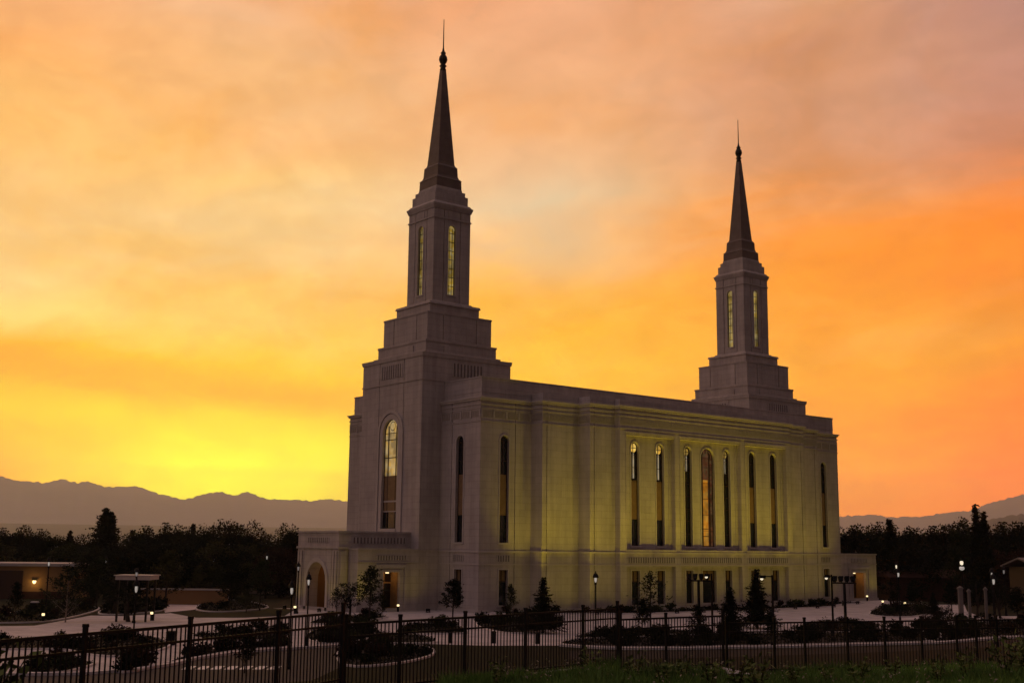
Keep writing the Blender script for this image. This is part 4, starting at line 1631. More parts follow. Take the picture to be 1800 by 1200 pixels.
def fence(seg, posts, ztop, label):
    root = empty('metal_fence', tuple(along(posts[0], seg)) + (0,))
    tag(root, label, 'fence', 'runs of the black steel fence')
    org = root.location
    P = [along(u, seg) for u in posts]
    zb = ztop - HF
    for i, q in enumerate(P):
        m_ = MB()
        e_ = (P[min(i + 1, len(P) - 1)] - P[max(0, i - 1)]).normalized()
        n_ = Vector((-e_.y, e_.x))
        ht = ztop + (.08 if 0 < i < len(P) - 1 else .14)
        h_ = .032

        def ob(hh, z0, z1):
            c4 = [q - e_ * hh - n_ * hh, q + e_ * hh - n_ * hh, q + e_ * hh + n_ * hh, q - e_ * hh + n_ * hh]
            m_.hexa([(c.x - org.x, c.y - org.y, z0) for c in c4] + [(c.x - org.x, c.y - org.y, z1) for c in c4])
        ob(h_, zb - .5, ht)
        ob(h_ + .006, ht, ht + .03)
        ob(h_ + .004, ht + .03, ht + .05)
        m_.build('post', M['black_metal'], root)
    for a, b_ in zip(P, P[1:]):
        m_ = MB()
        ln = (b_ - a).length
        e_ = (b_ - a) / ln
        n_ = Vector((-e_.y, e_.x))

        def bar(s0, s1, h_, z0, z1):
            c4 = [a + e_ * s0 - n_ * h_, a + e_ * s1 - n_ * h_, a + e_ * s1 + n_ * h_, a + e_ * s0 + n_ * h_]
            m_.hexa([(c.x - org.x, c.y - org.y, z0) for c in c4] + [(c.x - org.x, c.y - org.y, z1) for c in c4])
        for z0, z1 in ((ztop - .05, ztop), (ztop - .30, ztop - .26), (zb + .10, zb + .14)):
            bar(.034, ln - .034, .018, z0, z1)
        k = max(2, int(round(ln / .118)))
        for j in range(1, k):
            s_ = ln * j / k
            bar(s_ - .010, s_ + .010, .010, zb + .04, ztop - .004)
        m_.build('panel', M['black_metal'], root)
    return root


S1 = (FENCE[1], FENCE[2])
S0 = (FENCE[0], FENCE[2])
fence(S1, [-195, -20, 160, 342, 495, 607], 4.47, 'highest run of black steel fence, in front of the crosswalk and portico')
fence((FENCE[3], FENCE[4]), [612, 707, 820, 925, 1025, 1085], 4.22, 'middle run of black steel fence, in front of the stepped near wall')
fence((FENCE[5], FENCE[6]), [1090, 1169, 1268], 3.92, 'short run of black steel fence, in front of the first lit windows')
fence((FENCE[7], FENCE[8]), [1274, 1357, 1410, 1484, 1549, 1613, 1674, 1708, 1744, 1800, 1860], 3.70, 'lowest run of black steel fence, reaching to the right edge')
for seg, us in (((FENCE[3], FENCE[4]), (800, 1085)), ((FENCE[5], FENCE[6]), (1090, 1268)), ((FENCE[7], FENCE[8]), (1274, 1870))):
    pts = []
    for i in range(13):
        u = us[0] + (us[1] - us[0]) * i / 12
        q = along(u, seg)
        e_ = (q - Vector((CAM.x, CAM.y))).normalized()
        q = q - e_ * .55
        pts.append(Vector((q.x, q.y, 0)))
    kerb_line('mow_strip', pts, .5, .03, ground_z)

# ------------------------------------------------------------------ vegetation
rng = random.Random(11)


def leaf(mb, c, size, rg, mi=0, flat=.0):
    n = Vector((rg.gauss(0, 1), rg.gauss(0, 1), rg.gauss(0, 1) + flat)).normalized()
    a = n.orthogonal().normalized()
    a = (Matrix.Rotation(rg.uniform(0, 6.28), 3, n) @ a)
    b_ = n.cross(a)
    s = size * rg.uniform(.65, 1.3)
    w = s * rg.uniform(.35, .6)
    c = Vector(c)
    mb.face([c - a * s * .5, c + b_ * w * .5, c + a * s * .5, c - b_ * w * .5], mi)


def clump(mb, c, r, n, size, rg, squash=.8, mi=0):
    for _ in range(n):
        d = Vector((rg.gauss(0, 1), rg.gauss(0, 1), rg.gauss(0, 1))).normalized() * (r * rg.random() ** .45)
        leaf(mb, (c[0] + d.x, c[1] + d.y, c[2] + d.z * squash), size, rg, mi)


def broadleaf(name, seed, leafmat, spread=.42, base=.18, clumps=70, n=46, size=.5, cr_=(.9, 1.5), H=10.0, barkm='bark', gap=.0):
    rg = random.Random(seed)
    root = empty(name)
    t_ = MB()
    c = MB()
    zc = H * (base + 1) / 2
    rz = H * (1 - base) / 2
    t_.tube([(0, 0, -.4), (.05, 0, H * .12), (.12, .06, H * .34), (.05, .1, H * .62)], [H * .03, H * .022, H * .016, H * .006], 7)
    tips = []
    for k in range(clumps):
        a = rg.uniform(0, 6.283)
        w = rg.uniform(-1, 1)
        rr = (rg.random() ** .4)
        s = math.sqrt(max(0, 1 - w * w))
        lob = 1 + .13 * math.sin(a * 3 + seed) + .09 * math.sin(a * 5 + seed * 2) + .10 * math.sin(w * 5 + seed)
        x, y, z = math.cos(a) * s * rr * H * spread * lob, math.sin(a) * s * rr * H * spread * lob, zc + w * rr * rz * (1 + .08 * math.sin(a * 2 + seed))
        q = rg.uniform(*cr_) * H / 10
        clump(c, (x, y, z), q, int(n * rg.uniform(.6, 1.3)), size * H / 10, rg)
        if k % 6 == 0:
            tips.append((x, y, z))
    for tp in tips:
        m = Vector(tp) * .5 + Vector((0, 0, H * .12))
        t_.tube([(.06, .04, H * rg.uniform(.2, .4)), m, tp], [H * .011, H * .007, H * .002], 5)
    t_.build('trunk', M[barkm], root)
    c.build('crown', M[leafmat], root)
    return root


def conifer(name, seed, leafmat, width=.24, levels=26, H=10.0, size=.42, dens=9, base=.06, ragged=.35, tops=1):
    rg = random.Random(seed)
    root = empty(name)
    t_ = MB()
    c = MB()
    t_.tube([(0, 0, -.4), (0, 0, H * .5), (0, 0, H * .985)], [H * .022, H * .013, H * .002], 7)
    for l in range(levels):
        q = l / (levels - 1)
        z = H * (base + (1 - base) * q ** .92)
        rad = H * width * (1 - q) ** .82 * rg.uniform(1 - ragged, 1 + ragged * .5) + H * .012
        nb = max(4, int(10 * (1 - q) + 4))
        a0 = rg.uniform(0, 6.28)
        for k in range(nb):
            a = a0 + k * 6.283 / nb + rg.uniform(-.25, .25)
            r_b = rad * rg.uniform(.6, 1.12)
            droop = -.18 * r_b if q < .6 else .12 * r_b
            m = max(3, int(dens * r_b / (H * .1) + 3))
            for j in range(m):
                f = (j + rg.random()) / m
                sp_ = size * H / 10 * .5
                leaf(c, (math.cos(a) * r_b * f + rg.gauss(0, sp_ * .5), math.sin(a) * r_b * f + rg.gauss(0, sp_ * .5), z + droop * f * f + rg.gauss(0, sp_ * .35)), size * H / 10 * (1.1 - .4 * f), rg, 0, .8)
    for _ in range(16):
        leaf(c, (rg.gauss(0, .02 * H / 10), rg.gauss(0, .02 * H / 10), H * rg.uniform(.94, 1.0)), size * .5 * H / 10, rg)
    t_.build('trunk', M['bark'], root)
    c.build('crown', M[leafmat], root)
    return root


def sapling(name, seed, leafmat, H=4.0, width=.8, n=900, size=.17, first=.28, barkm='bark', sparse=1.0):
    """young upright tree: a thin stem with ascending branches set with leaves"""
    rg = random.Random(seed)
    root = empty(name)
    t_ = MB()
    c = MB()
    t_.tube([(0, 0, -.2), (.02, .01, H * .4), (.0, .02, H * .97)], [.05, .035, .008], 6)
    nb = 22
    for k in range(nb):
        q = k / (nb - 1)
        z0 = H * (first + (.9 - first) * q)
        ln = width * (.55 + .6 * math.sin(math.pi * min(1, .25 + q * .75))) * rg.uniform(.6, 1.1) * (1 - .55 * q)
        a = k * 2.4 + rg.uniform(-.4, .4)
        tip = Vector((math.cos(a) * ln, math.sin(a) * ln, z0 + ln * rg.uniform(.5, 1.1)))
        b0 = Vector((.02, .01, z0))
        t_.tube([b0, b0.lerp(tip, .5) + Vector((0, 0, -.03)), tip], [.018, .012, .004], 4)
        for _ in range(int(n / nb * sparse)):
            f = rg.random() ** .7
            pnt = b0.lerp(tip, .15 + .9 * f)
            leaf(c, pnt + Vector((rg.gauss(0, .11), rg.gauss(0, .11), rg.gauss(0, .11))), size, rg)
    for _ in range(int(40 * sparse)):
        leaf(c, (rg.gauss(0, .07), rg.gauss(0, .07), H * rg.uniform(.86, 1.0)), size * .9, rg)
    t_.build('trunk', M[barkm], root)
    c.build('crown', M[leafmat], root)
    return root


def top_of(proto):
    return max(v.co.z for c in proto.children for v in c.data.vertices)


def place(proto, used, u, D, vtop, H0, wide=1.0, rz=None, zoff=0.0):
    H0 = TOPS.setdefault(proto.name, top_of(proto)) if proto.children else H0
    p = polar(u, D)
    p.z = ground_z(p.x, p.y) + zoff
    h = height_at(u, vtop, D) - p.z
    s = h / H0
    sc = (s * wide, s * wide, s)
    if used:
        return copy_tree(proto, p, rng.uniform(0, 6.28) if rz is None else rz, sc)
    proto.location, proto.scale = p, sc
    return proto


TOPS = {}
BIG = {
    'round': broadleaf('broadleaf_tree', 1, 'leaf_dark', .40, .06, 120, 80, .40),
    'broad': broadleaf('broadleaf_tree', 2, 'leaf_dark', .66, .03, 200, 80, .38),
    'loose': broadleaf('broadleaf_tree', 5, 'leaf_mid', .36, .10, 100, 70, .38, (.7, 1.3)),
    'olive': broadleaf('broadleaf_tree', 7, 'leaf_olive', .33, .08, 100, 70, .38, (.7, 1.3)),
    'red': broadleaf('broadleaf_tree', 9, 'leaf_red', .40, .06, 110, 80, .40),
    'pine': conifer('conifer_tree', 3, 'leaf_dark', .26, 40, size=.5, dens=18),
    'spire': conifer('cypress_tree', 4, 'leaf_dark', .10, 48, size=.36, dens=30, ragged=.25),
}
KIND = {'round': ('dense rounded broadleaf tree', 'tree'), 'broad': ('broad domed broadleaf tree', 'tree'), 'loose': ('loose crowned broadleaf tree', 'tree'), 'olive': ('olive tinted broadleaf tree', 'tree'),
        'red': ('reddish brown crowned tree', 'tree'), 'pine': ('pointed dark conifer', 'conifer'), 'spire': ('tall narrow columnar tree', 'cypress')}
used = set()
SKY_TREES = [  # column, row of the top, distance, kind, width, own label
    (4, 926, 190, 'round', 1.0, None), (38, 921, 185, 'round', .8, 'rounded tree rising near the left edge of the tree line'), (72, 928, 180, 'round', .9, 'small round topped tree second from the left edge'),
    (100, 937, 190, 'loose', 1.2, None), (122, 931, 185, 'pine', 1.0, 'short pointed conifer just left of the tall pointed one'), (150, 938, 195, 'round', 1.1, None),
    (182, 891, 165, 'pine', 1.45, 'tallest conifer of the left tree line, standing clear against the hazy mountains'), (192, 898, 167, 'pine', 1.2, 'second, slightly lower tip right beside the tallest conifer'), (214, 936, 190, 'loose', 1.1, None), (232, 930, 195, 'pine', 1.1, None),
    (254, 922, 190, 'round', 1.0, 'dense tree between the tall conifer and the broad domed tree'), (298, 917, 180, 'round', .9, 'dense dark tree left of the slim conifer on the skyline'), (321, 924, 200, 'olive', .9, 'paler olive tree peeping out beside the slim conifer'),
    (338, 919, 185, 'pine', .8, 'slim pointed conifer left of the broad domed tree'), (364, 926, 190, 'round', 1.0, None), (405, 911, 175, 'broad', .95, 'broadest domed tree of the left tree line'), (445, 926, 190, 'round', 1.0, None),
    (475, 936, 195, 'loose', 1.1, None), (506, 918, 150, 'round', .72, 'dark tree right beside the left edge of the portico'), (535, 935, 185, 'round', 1, None),
    (1492, 922, 170, 'round', .9, 'first tree of the right tree line, against the temple corner'), (1518, 918, 175, 'loose', 1.0, None), (1542, 916, 178, 'round', .9, None), (1565, 911, 172, 'pine', 1.0, 'spiky topped conifer above the far porch'),
    (1583, 921, 180, 'round', 1.0, None), (1606, 926, 190, 'loose', 1.1, None), (1630, 923, 185, 'round', 1.0, None), (1652, 922, 190, 'loose', 1.0, None), (1672, 917, 180, 'round', 1.0, None),
    (1700, 906, 160, 'loose', .8, 'leafy tree leaning against the tall columnar one'), (1718, 884, 150, 'spire', 1.2, 'tallest columnar tree, highest point of the right tree line'), (1731, 897, 152, 'spire', 1.5, 'shorter columnar tree pressed against the tallest one'),
    (1752, 916, 185, 'round', 1.0, None), (1778, 914, 190, 'loose', 1.1, None), (1800, 916, 185, 'round', 1.0, None), (1830, 914, 185, 'round', 1.0, None), (-30, 922, 185, 'round', 1.0, None)]
for u, v, D, k, w, lab in SKY_TREES:
    o = place(BIG[k], k in used, u, D, v, 10.0, w)
    used.add(k)
    sidew = 'left of the portico' if u < 900 else 'right of the far porch'
    tag(o, lab or (KIND[k][0] + ' of the skyline row ' + sidew), KIND[k][1], 'trees of the skyline row ' + sidew)
# darker rows of trees in front of the skyline row
for side_, (ua, ub, n) in {'left of the portico': (-25, 540, 19), 'right of the far porch': (1560, 1825, 11)}.items():
    for i in range(n):
        u = ua + (ub - ua) * (i + rng.uniform(.2, .8)) / n
        k = rng.choice(['round', 'round', 'loose', 'olive' if u < 900 else 'round', 'red', 'round'])
        o = place(BIG[k], k in used, u, rng.uniform(136, 158) + (30 if u > 900 else 22 if u < 150 else 0), rng.uniform(944, 964) + (4 if u > 900 else 0), 10.0, rng.uniform(1.2, 1.6))
        used.add(k)
        tag(o, KIND[k][0] + ' in the dark second row ' + side_, KIND[k][1], 'trees of the second row ' + side_)

SMALL = {
    'upright': sapling('young_tree', 21, 'leaf_mid', sparse=1.5),
    'sparse': sapling('young_tree', 22, 'leaf_mid', width=.9, sparse=.7, size=.15),
    'dark': sapling('young_tree', 23, 'leaf_dark', width=.75, n=1900, first=.22),
    'pine': conifer('young_conifer', 24, 'leaf_dark', .30, 30, 4.0, .46, 14, .10, .4),
    'full': broadleaf('young_tree', 25, 'leaf_dark', .30, .30, 34, 42, .42, (.7, 1.1), 4.0),
    'olive': sapling('young_tree', 26, 'leaf_olive', width=1.0, n=1300, first=.2),
    'stems': sapling('multi_stem_shrub', 27, 'leaf_mid', width=1.5, n=1700, first=.12, barkm='pale_bark'),
}
usm = set()
YOUNG = [  # column, row of the top, row of the foot, kind, width, label
    (595, 1030, 1082, 'sparse', 1.2, 'thin leafless looking young tree just right of the portico arch'),
    (618, 1021, 1084, 'full', 1.25, 'round headed young tree between portico and side entrance'),
    (653, 991, 1090, 'upright', 1.15, 'tall feathery young tree left of the side entrance door'),
    (675, 1040, 1088, 'upright', .9, 'small young tree hard against the left jamb of the side door'),
    (798, 1015, 1085, 'dark', 1.35, 'dense young tree before the near corner of the temple'),
    (899, 1024, 1088, 'upright', .8, 'narrow young tree beside the near corner window'),
    (955, 1013, 1112, 'pine', 1.05, 'bushy young conifer in front of the stepped near wall'),
    (1142, 1001, 1112, 'sparse', 1.15, 'tall open young tree between the two lit windows'),
    (1128, 1050, 1112, 'dark', 1.0, 'dark low tree at the foot of the tall open young tree'),
    (1282, 1030, 1130, 'pine', 1.1, 'dark young conifer nearest the fence, right of the amber window'),
    (1328, 999, 1104, 'pine', 1.05, 'tallest bushy young conifer in front of the far dark windows'),
    (1226, 1060, 1126, 'dark', 1.1, 'dark shrubby tree at the foot of the floodlight pole'),
    (1352, 1070, 1128, 'dark', 1.1, 'dark shrubby tree at the foot of the arm lamp'),
    (1563, 1018, 1076, 'full', .95, 'round headed tree at the right end of the far porch'),
    (1636, 1040, 1082, 'pine', 1.2, 'small young conifer by the pink path right of the porch'),
    (1652, 1062, 1122, 'full', 1.1, 'dark bush behind the right part of the fence'),
    (440, 1098, 1182, 'dark', 1.15, 'dark narrow young tree directly behind the fence by the crosswalk'),
    (124, 988, 1093, 'stems', .95, 'large multi stemmed shrub with pale stems on the left plaza'),
    (36, 1020, 1086, 'dark', .8, 'dark young tree before the tan building'),
    (176, 974, 1066, 'upright', 1.3, 'young tree below the tallest conifer'),
    (234, 1024, 1092, 'full', 1.9, 'dark bushy tree under the flat white canopy'),
    (296, 964, 1064, 'olive', 1.2, 'olive brown young tree right of the canopy'),
    (352, 992, 1058, 'olive', 1.0, 'olive young tree behind the low garden wall'),
    (386, 996, 1056, 'upright', 1.2, 'green young tree behind the end of the garden wall'),
    (408, 1000, 1068, 'dark', 1.2, 'dark young tree on the brown mound'),
    (438, 1034, 1076, 'olive', 1.3, 'bushy olive shrub tree on the brown mound'),
    (461, 978, 1072, 'upright', 1.1, 'young tree below the post lamp left of the portico'),
    (206, 1004, 1078, 'full', 1.5, 'dark young tree at the left post of the canopy'),
    (1668, 1020, 1076, 'dark', 1.2, 'dark young tree left of the white gate pillars'),
    (1712, 1018, 1084, 'full', 1.2, 'dark round tree between the white gate pillars'),
    (1752, 1026, 1086, 'full', 1.3, 'dark round tree right of the white gate pillars'),
    (1782, 1030, 1090, 'dark', 1.4, 'dark young tree under the pale roofed house'),
    (1604, 1016, 1072, 'dark', 1.4, 'dark young tree right of the two bright post lamps'),
]
for u, vt, vb, k, w, lab in YOUNG:
    p = at(u, vb)
    D = math.hypot(p.x - CAM.x, p.y - CAM.y)
    o = place(SMALL[k], k in usm, u, D, vt, 4.0, w * 1.3)
    usm.add(k)
    tag(o, lab, 'conifer' if k == 'pine' else 'tree', 'young trees on the temple grounds')


def cover(mb, poly, per_m2, rg):
    xs, ys = [p[0] for p in poly], [p[1] for p in poly]
    n = int((max(xs) - min(xs)) * (max(ys) - min(ys)) * per_m2)
    for _ in range(min(n, 9000)):
        x, y = rg.uniform(min(xs), max(xs)), rg.uniform(min(ys), max(ys))
        if inside(poly, x, y):
            h = .10 + .22 * max(0, math.sin(x * 1.3) * math.sin(y * 1.7 + 1)) + .12 * max(0, math.sin(x * 3.1 + y * 2.3))
            leaf(mb, (x, y, rg.uniform(.02, .08 + h)), .17, rg, 0, .6)


def shrub_proto(seed, leafmat, n, size):
    rg = random.Random(seed)
    c = MB()
    for k in range(9):
        a = rg.uniform(0, 6.28)
        r_s = rg.uniform(0, .42)
        clump(c, (math.cos(a) * r_s, math.sin(a) * r_s, rg.uniform(.18, .55)), rg.uniform(.2, .34), n // 9, size, rg, .9)
    return c.build('shrub', M[leafmat])


SH = [shrub_proto(31, 'leaf_dark', 520, .15), shrub_proto(32, 'leaf_mid', 420, .16), shrub_proto(33, 'leaf_red', 420, .15)]
sh_used = [False] * 3
BEDWORD = {'long': 'in the longest bed on the left plaza', 'low': 'in the low bed at the bottom left', 'small': 'in the small bed beside the left road', 'slim': 'in the slim bed behind the crosswalk', 'edge': 'in the strip along the left road kerb',
           'mound': 'on the brown mound by the garden wall', 'portico': 'in the bed before the portico', 'lens': 'in the bed before the near corner', 'middle': 'in the lens shaped bed before the stepped wall', 'path_side': 'in the bed by the middle path',
           'right_near': 'in the bed under the lit windows', 'right_row': 'in the long hedge like row beyond the fence', 'far_right': 'in the bed at the far right', 'hall': 'in the bed along the foot of the long temple wall', 'porch_side': 'in the bed right of the far porch',
           'left_garden': 'in the round planter at the far left', 'canopy_bed': 'under the white canopy', 'wall_bed': 'at the foot of the garden wall', 'lawn_bed': 'on the lawn behind the highest fence corner', 'dark_bed': 'in the dark bed before the side entrance',
           'right_mid': 'in the bed below the four dark floodlights', 'right_path': 'in the bed at the start of the pink path'}


def inside(poly, x, y):
    c = False
    for a, b_ in zip(poly, poly[1:] + poly[:1]):
        if (a[1] > y) != (b_[1] > y) and x < (b_[0] - a[0]) * (y - a[1]) / (b_[1] - a[1]) + a[0]:
            c = not c
    return c


cv = MB()
for k, poly in bed_polys.items():
    cover(cv, poly, 22, random.Random(len(poly)))
tag(cv.build('ground_cover', M['leaf_dark']), kind='stuff')
DENS = {'long': 34, 'low': 14, 'small': 9, 'slim': 18, 'edge': 20, 'mound': 12, 'portico': 10, 'lens': 14, 'middle': 20, 'path_side': 22, 'right_near': 14, 'right_row': 60, 'far_right': 40, 'hall': 62, 'porch_side': 12, 'left_garden': 26, 'canopy_bed': 16, 'wall_bed': 12, 'lawn_bed': 20, 'dark_bed': 16, 'right_mid': 12, 'right_path': 8}
for k, poly in bed_polys.items():
    xs, ys = [p[0] for p in poly], [p[1] for p in poly]
    n, tries = 0, 0
    while n < DENS[k] * .66 and tries < 3000:
        tries += 1
        x, y = rng.uniform(min(xs), max(xs)), rng.uniform(min(ys), max(ys))
        if not inside(poly, x, y):
            continue
        i = rng.choice([0, 0, 0, 1, 2]) if k != 'right_row' else 0
        s = rng.uniform(.55, 1.15) * (1.25 if k in ('right_row', 'far_right', 'path_side', 'middle', 'lawn_bed', 'dark_bed', 'left_garden', 'canopy_bed') else 1.0)
        if sh_used[i]:
            o = copy_tree(SH[i], (x, y, 0), rng.uniform(0, 6.28))
        else:
            o = SH[i]
            o.location = (x, y, 0)
            sh_used[i] = True
        o.scale = (s * rng.uniform(1.0, 1.5), s * rng.uniform(1.0, 1.5), s * rng.uniform(.8, 1.2))
        tag(o, ['low dark shrub ', 'low green shrub ', 'low reddish shrub '][i] + BEDWORD[k], 'shrub', 'shrubs ' + BEDWORD[k])
        n += 1

# foreground grass on the bank before the fence
gb = MB()
rg = random.Random(5)
for _ in range(52000):
    u = rg.uniform(780, 1830)
    a = az_of(u)
    df, _z = fence_at(a)
    D = df - 1.0 - (rg.random() ** 1.15) * (df - 22)
    if u < 1100 and D > df - .3 - (u - 780) / 320 * 9 and rg.random() < .0:
        continue
    p = polar(u, D)
    z = ground_z(p.x, p.y)
    nz_ = math.sin(p.x * .9) * math.sin(p.y * 1.1 + 1) + .5 * math.sin(p.x * 2.7 + p.y * 1.9)
    h = max(.05, rg.uniform(.08, .30) * (1 + .6 * nz_) + .03) * (.35 + .65 * sstep(df - D, 1.0, 2.4))
    th = rg.uniform(0, 6.28)
    w = rg.uniform(.010, .022)
    lx, ly = rg.gauss(0, .4) * h, rg.gauss(0, .4) * h
    c_, s_ = math.cos(th) * w, math.sin(th) * w
    gb.face([(p.x - c_, p.y - s_, z - .02), (p.x + c_, p.y + s_, z - .02), (p.x + lx, p.y + ly, z + h)])
tag(gb.build('grass', M['grass_blade']), kind='stuff')


def weed(seed):
    rg = random.Random(seed)
    root = empty('weed')
    s_ = MB()
    l_ = MB()
    for k in range(5):
        a = rg.uniform(0, 6.28)
        tip = Vector((math.cos(a) * .22, math.sin(a) * .22, rg.uniform(.4, .75)))
        s_.tube([(0, 0, -.03), tip * .5 + Vector((0, 0, .06)), tip], [.012, .009, .004], 4)
        for j in range(16):
            f = rg.uniform(.25, 1.05)
            leaf(l_, tip * f + Vector((rg.gauss(0, .05), rg.gauss(0, .05), rg.gauss(0, .03))), .13, rg, 0, 1.2)
    s_.build('stem', M['leaf_olive'], root)
    l_.build('leaves', M['weed'], root)
    return root


W0 = None
for u, D, s, lab in [(1292, 29.5, 1.2, 'broad leaved weed in the grass below the dark conifer'), (1328, 28.5, 1.3, 'tallest broad leaved weed, right of the dark conifer'), (1200, 30.5, .9, 'small weed in the grass below the open young tree'),
                     (1448, 31, .8, 'small weed in the grass below the slim street lamp'), (1040, 29, 1.0, 'weed at the near corner of the mow strip'), (1755, 36, 1.6, 'large brownish weed near the right end of the grass'), (1790, 37.5, 1.8, 'largest weed at the right edge of the grass'),
                     (1560, 34, .9, 'low weed in the middle of the right grass'), (880, 26.5, .9, 'weed beside the left start of the grass'),
                     (10, 20.6, 2.0, 'tall leafy weed behind the fence at the bottom left corner'), (34, 20.9, 1.1, 'smaller weed beside the tall one at the bottom left corner'), (1115, 30.5, 1.1, 'leafy weed below the open young tree, left of its trunk'), (1245, 27.5, 1.0, 'weed near the lower edge between the two conifers'), (1385, 29.5, 1.0, 'weed in the grass below the arm lamp'), (1500, 30, 1.1, 'weed in the grass below the four dark floodlights'),
                     (1640, 33, 1.0, 'weed in the grass below the pink path'), (1690, 35, 1.2, 'weed in the grass below the white gate pillars'), (1160, 27.5, 1.0, 'weed at the lower edge left of the small weed')]:
    p = polar(u, D)
    p.z = ground_z(p.x, p.y)
    if W0 is None:
        o = W0 = weed(3)
        o.location = p
        o.scale = (s,) * 3
    else:
        o = copy_tree(W0, p, rng.uniform(0, 6.28), s)
    tag(o, lab, 'weed', 'weeds standing in the foreground grass')

dry = MB()
for _ in range(170):
    u = rg.uniform(860, 1830)
    df, _z = fence_at(az_of(u))
    p = polar(u, df - 1.2 - rg.random() * (df - 26))
    z = ground_z(p.x, p.y)
    for k in range(3):
        leaf(dry, (p.x + rg.gauss(0, .05), p.y + rg.gauss(0, .05), z + rg.uniform(.15, .42)), .075, rg, 0, .5)
tag(dry.build('seed_heads', M['flower']), kind='stuff')

# ------------------------------------------------------------------ other buildings and site furniture
yaw_b = YAW - math.pi / 2


def site(name, u, D, label, cat, group=None, z=None, rz=0.0):
    p = polar(u, D)
    p.z = ground_z(p.x, p.y) if z is None else z
    return tag(empty(name, p, yaw_b + rz), label, cat, group)


# tan building at the left
o = site('tan_building', 62, 138, 'low tan stucco building with a lit wall lamp on the left', 'building', rz=R(6))
b_ = MB()
b_.box(-8.5, 4.0, 0, 9, -.3, 3.35)
b_.build('wall', M['tan'], o)
b_ = MB()
b_.box(-8.7, 4.2, -.25, 9.2, 3.35, 3.65)
b_.build('roof_edge', M['trim'], o)
b_ = MB()
b_.box(-8.5, 4.02, -.04, -.005, -.3, .75)
b_.build('brick_base', M['brick'], o)
b_ = MB()
b_.box(-3.4, -1.0, -.10, -.02, 0, 2.9)
for k in range(1, 5):
    b_.box(-3.35, -1.05, -.12, -.1, k * .58, k * .58 + .03)
b_.build('garage_door', M['dark_door'], o)
b_ = MB()
b_.box(-.05, .45, -.22, -.01, 1.9, 2.1)
lampo = b_.build('wall_lamp', M['bronze'], o)
b_ = MB()
b_.lathe([(.05, 1.55), (.17, 1.65), (.19, 1.88)], .2, -.14, 10)
b_.build('lamp_glass', M['lamp_warm'], lampo)
lamp_light('wall_light', o, (.2, -.6, 1.7), 16, (1, .62, .16), .15)

# white canopy
o = site('canopy', 246, 98, 'flat white roofed canopy on slim dark posts on the left plaza', 'canopy')
zr = height_at(246, 1018, 98)
b_ = MB()
b_.box(-1.35, 1.25, -1.2, 1.2, zr, zr + .3)
b_.box(-1.45, 1.35, -1.3, 1.3, zr + .3, zr + .36)
b_.build('roof', M['white'], o)
for x, y in ((-1.15, -1.0), (1.05, -1.0), (-1.15, 1.0), (1.05, 1.0)):
    b_ = MB()
    b_.box(x - .07, x + .07, y - .07, y + .07, 0, zr)
    b_.build('post', M['bronze'], o)

# garden wall
o = site('garden_wall', 332, 124, 'long low tan garden wall with a pale coping behind the canopy', 'wall')
zt_ = height_at(332, 1034, 124)
b_ = MB()
b_.box(-4.4, 4.0, 0, .4, -.2, zt_ - .15)
b_.build('wall', M['tan'], o)
b_ = MB()
b_.box(-4.5, 4.1, -.08, .48, zt_ - .15, zt_)
b_.build('coping', M['trim'], o)
o = site('garden_wall', 548, 150, 'short pink lit garden wall glimpsed left of the portico', 'wall')
b_ = MB()
b_.box(-7.5, -.5, 0, .4, -.2, .75)
b_.build('wall', M['concrete'], o)
# far right red roofed building
o = site('long_building', 1626, 166, 'long low dark red building behind the trees on the right', 'building', z=-.3)
z1 = height_at(1626, 1002, 166) + .3
b_ = MB()
b_.box(-4.7, 4.9, 0, 7, 0, z1 - .9)
b_.build('wall', M['brick'], o)
b_ = MB()
b_.hexa([(-5.0, -.6, z1 - .9), (5.2, -.6, z1 - .9), (5.2, 7.6, z1 - .9), (-5.0, 7.6, z1 - .9), (-4.5, 3, z1 + .1), (4.7, 3, z1 + .1), (4.7, 4.4, z1 + .1), (-4.5, 4.4, z1 + .1)])
b_.build('roof', M['brick'], o)
# house at the right edge
o = site('house', 1834, 134, 'house with a pale gabled roof at the right edge', 'house')
z0 = height_at(1784, 1000, 118)
zr = height_at(1796, 984, 118)
b_ = MB()
b_.box(-.3, 9, 0, 8, 0, z0)
b_.build('wall', M['dark_door'], o)
b_ = MB()
for s_ in (0, 1):
    y0, y1 = (-.6, 4) if s_ == 0 else (8.6, 4)
    b_.hexa([(-1.0, min(y0, y1), z0 - .05 if s_ == 0 else zr), (9.6, min(y0, y1), z0 - .05 if s_ == 0 else zr), (9.6, max(y0, y1), zr if s_ == 0 else z0 - .05), (-1.0, max(y0, y1), zr if s_ == 0 else z0 - .05),
             (-1.0, min(y0, y1), z0 + .12 if s_ == 0 else zr + .17), (9.6, min(y0, y1), z0 + .12 if s_ == 0 else zr + .17), (9.6, max(y0, y1), zr + .17 if s_ == 0 else z0 + .12), (-1.0, max(y0, y1), zr + .17 if s_ == 0 else z0 + .12)])
b_.build('roof', M['pillar'], o)
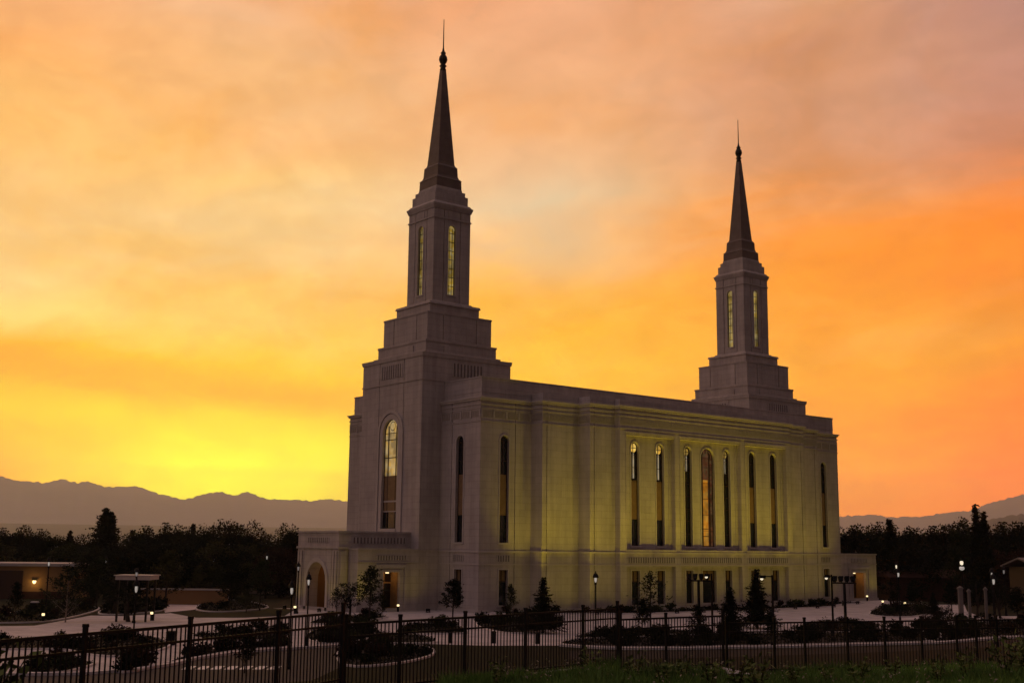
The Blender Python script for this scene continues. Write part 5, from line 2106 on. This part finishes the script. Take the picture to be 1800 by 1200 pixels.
# gate pillars
for u, v0, D, h, lab in ((1684, 1032, 112, 0, 'wide pale gate pillar left of the columnar tree'), (1699, 1037, 110, 0, 'slim pale gate pillar hard left of the columnar tree'), (1728, 1034, 108, 0, 'slim pale gate pillar right of the columnar tree')):
    o = site('gate_pillar', u, D, lab, 'pillar', 'pale gate pillars on the right')
    zt_ = height_at(u, v0, D)
    w_ = .17 if u == 1684 else .10
    b_ = MB()
    b_.box(-w_, w_, -w_, w_, 0, zt_ - .12)
    b_.box(-w_ - .03, w_ + .03, -w_ - .03, w_ + .03, 0, .22)
    b_.build('shaft', M['pillar'], o)
    b_ = MB()
    b_.frustum(0, 0, w_ + .05, zt_ - .12, w_ + .04, zt_)
    b_.frustum(0, 0, w_ + .02, zt_, .03, zt_ + .14)
    b_.build('cap', M['pillar'], o)

# bins and posts on the plaza
for u, vb, vt, w_, nm, lab, cat in ((300, 1133, 1108, .24, 'litter_bin', 'dark square litter bin on the left plaza beside the long bed', 'bin'), (791, 1130, 1110, .1, 'bollard', 'dark bollard at the plaza edge before the near corner', 'bollard'),
                                    (868, 1130, 1108, .14, 'bollard', 'dark bollard below the lens shaped bed', 'bollard'), (945, 1131, 1110, .15, 'bollard', 'dark bollard under the bushy young conifer', 'bollard'),
                                    (60, 1075, 1056, .26, 'litter_bin', 'pale topped litter bin before the tan building', 'bin'), (360, 1056, 1043, .16, 'bollard', 'dark bollard at the end of the garden wall', 'bollard')):
    q = at(u, vb)
    D = math.hypot(q.x - CAM.x, q.y - CAM.y)
    h = height_at(u, vt, D)
    o = tag(empty(nm, q, yaw_b), lab, cat)
    b_ = MB()
    if nm == 'litter_bin':
        b_.box(-w_, w_, -w_, w_, 0, h * .86)
        b_.build('body', M['black_metal'], o)
        b_ = MB()
        b_.frustum(0, 0, w_ * 1.12, h * .88, w_ * .9, h)
        b_.box(-w_ * .8, w_ * .8, -w_ * .8, w_ * .8, h * .86, h * .88)
        b_.build('lid', M['trim'] if u == 60 else M['black_metal'], o)
    else:
        b_.lathe([(w_, 0), (w_, h * .84), (w_ * .9, h * .86)], seg=10)
        b_.build('post', M['black_metal'], o)
        b_ = MB()
        b_.lathe([(w_ * 1.12, h * .86), (w_ * 1.12, h * .92), (w_ * .7, h)], seg=10)
        b_.build('cap', M['black_metal'], o)

# ------------------------------------------------------------------ haze
HZ = bpy.data.materials.new('haze')
HZ.use_nodes = True
t = HZ.node_tree
t.nodes.clear()
pv = t.nodes.new('ShaderNodeVolumePrincipled')
pv.inputs['Color'].default_value = (.86, .95, 1, 1)
pv.inputs['Density'].default_value = HAZE_D
pv.inputs['Anisotropy'].default_value = 0.45
mo = t.nodes.new('ShaderNodeOutputMaterial')
t.links.new(pv.outputs[0], mo.inputs['Volume'])
hb = MB()
hb.box(CAM.x - HAZE_R, CAM.x + HAZE_R, CAM.y - HAZE_R, CAM.y + HAZE_R, -160, HAZE_TOP)
tag(hb.build('haze', HZ), kind='stuff')
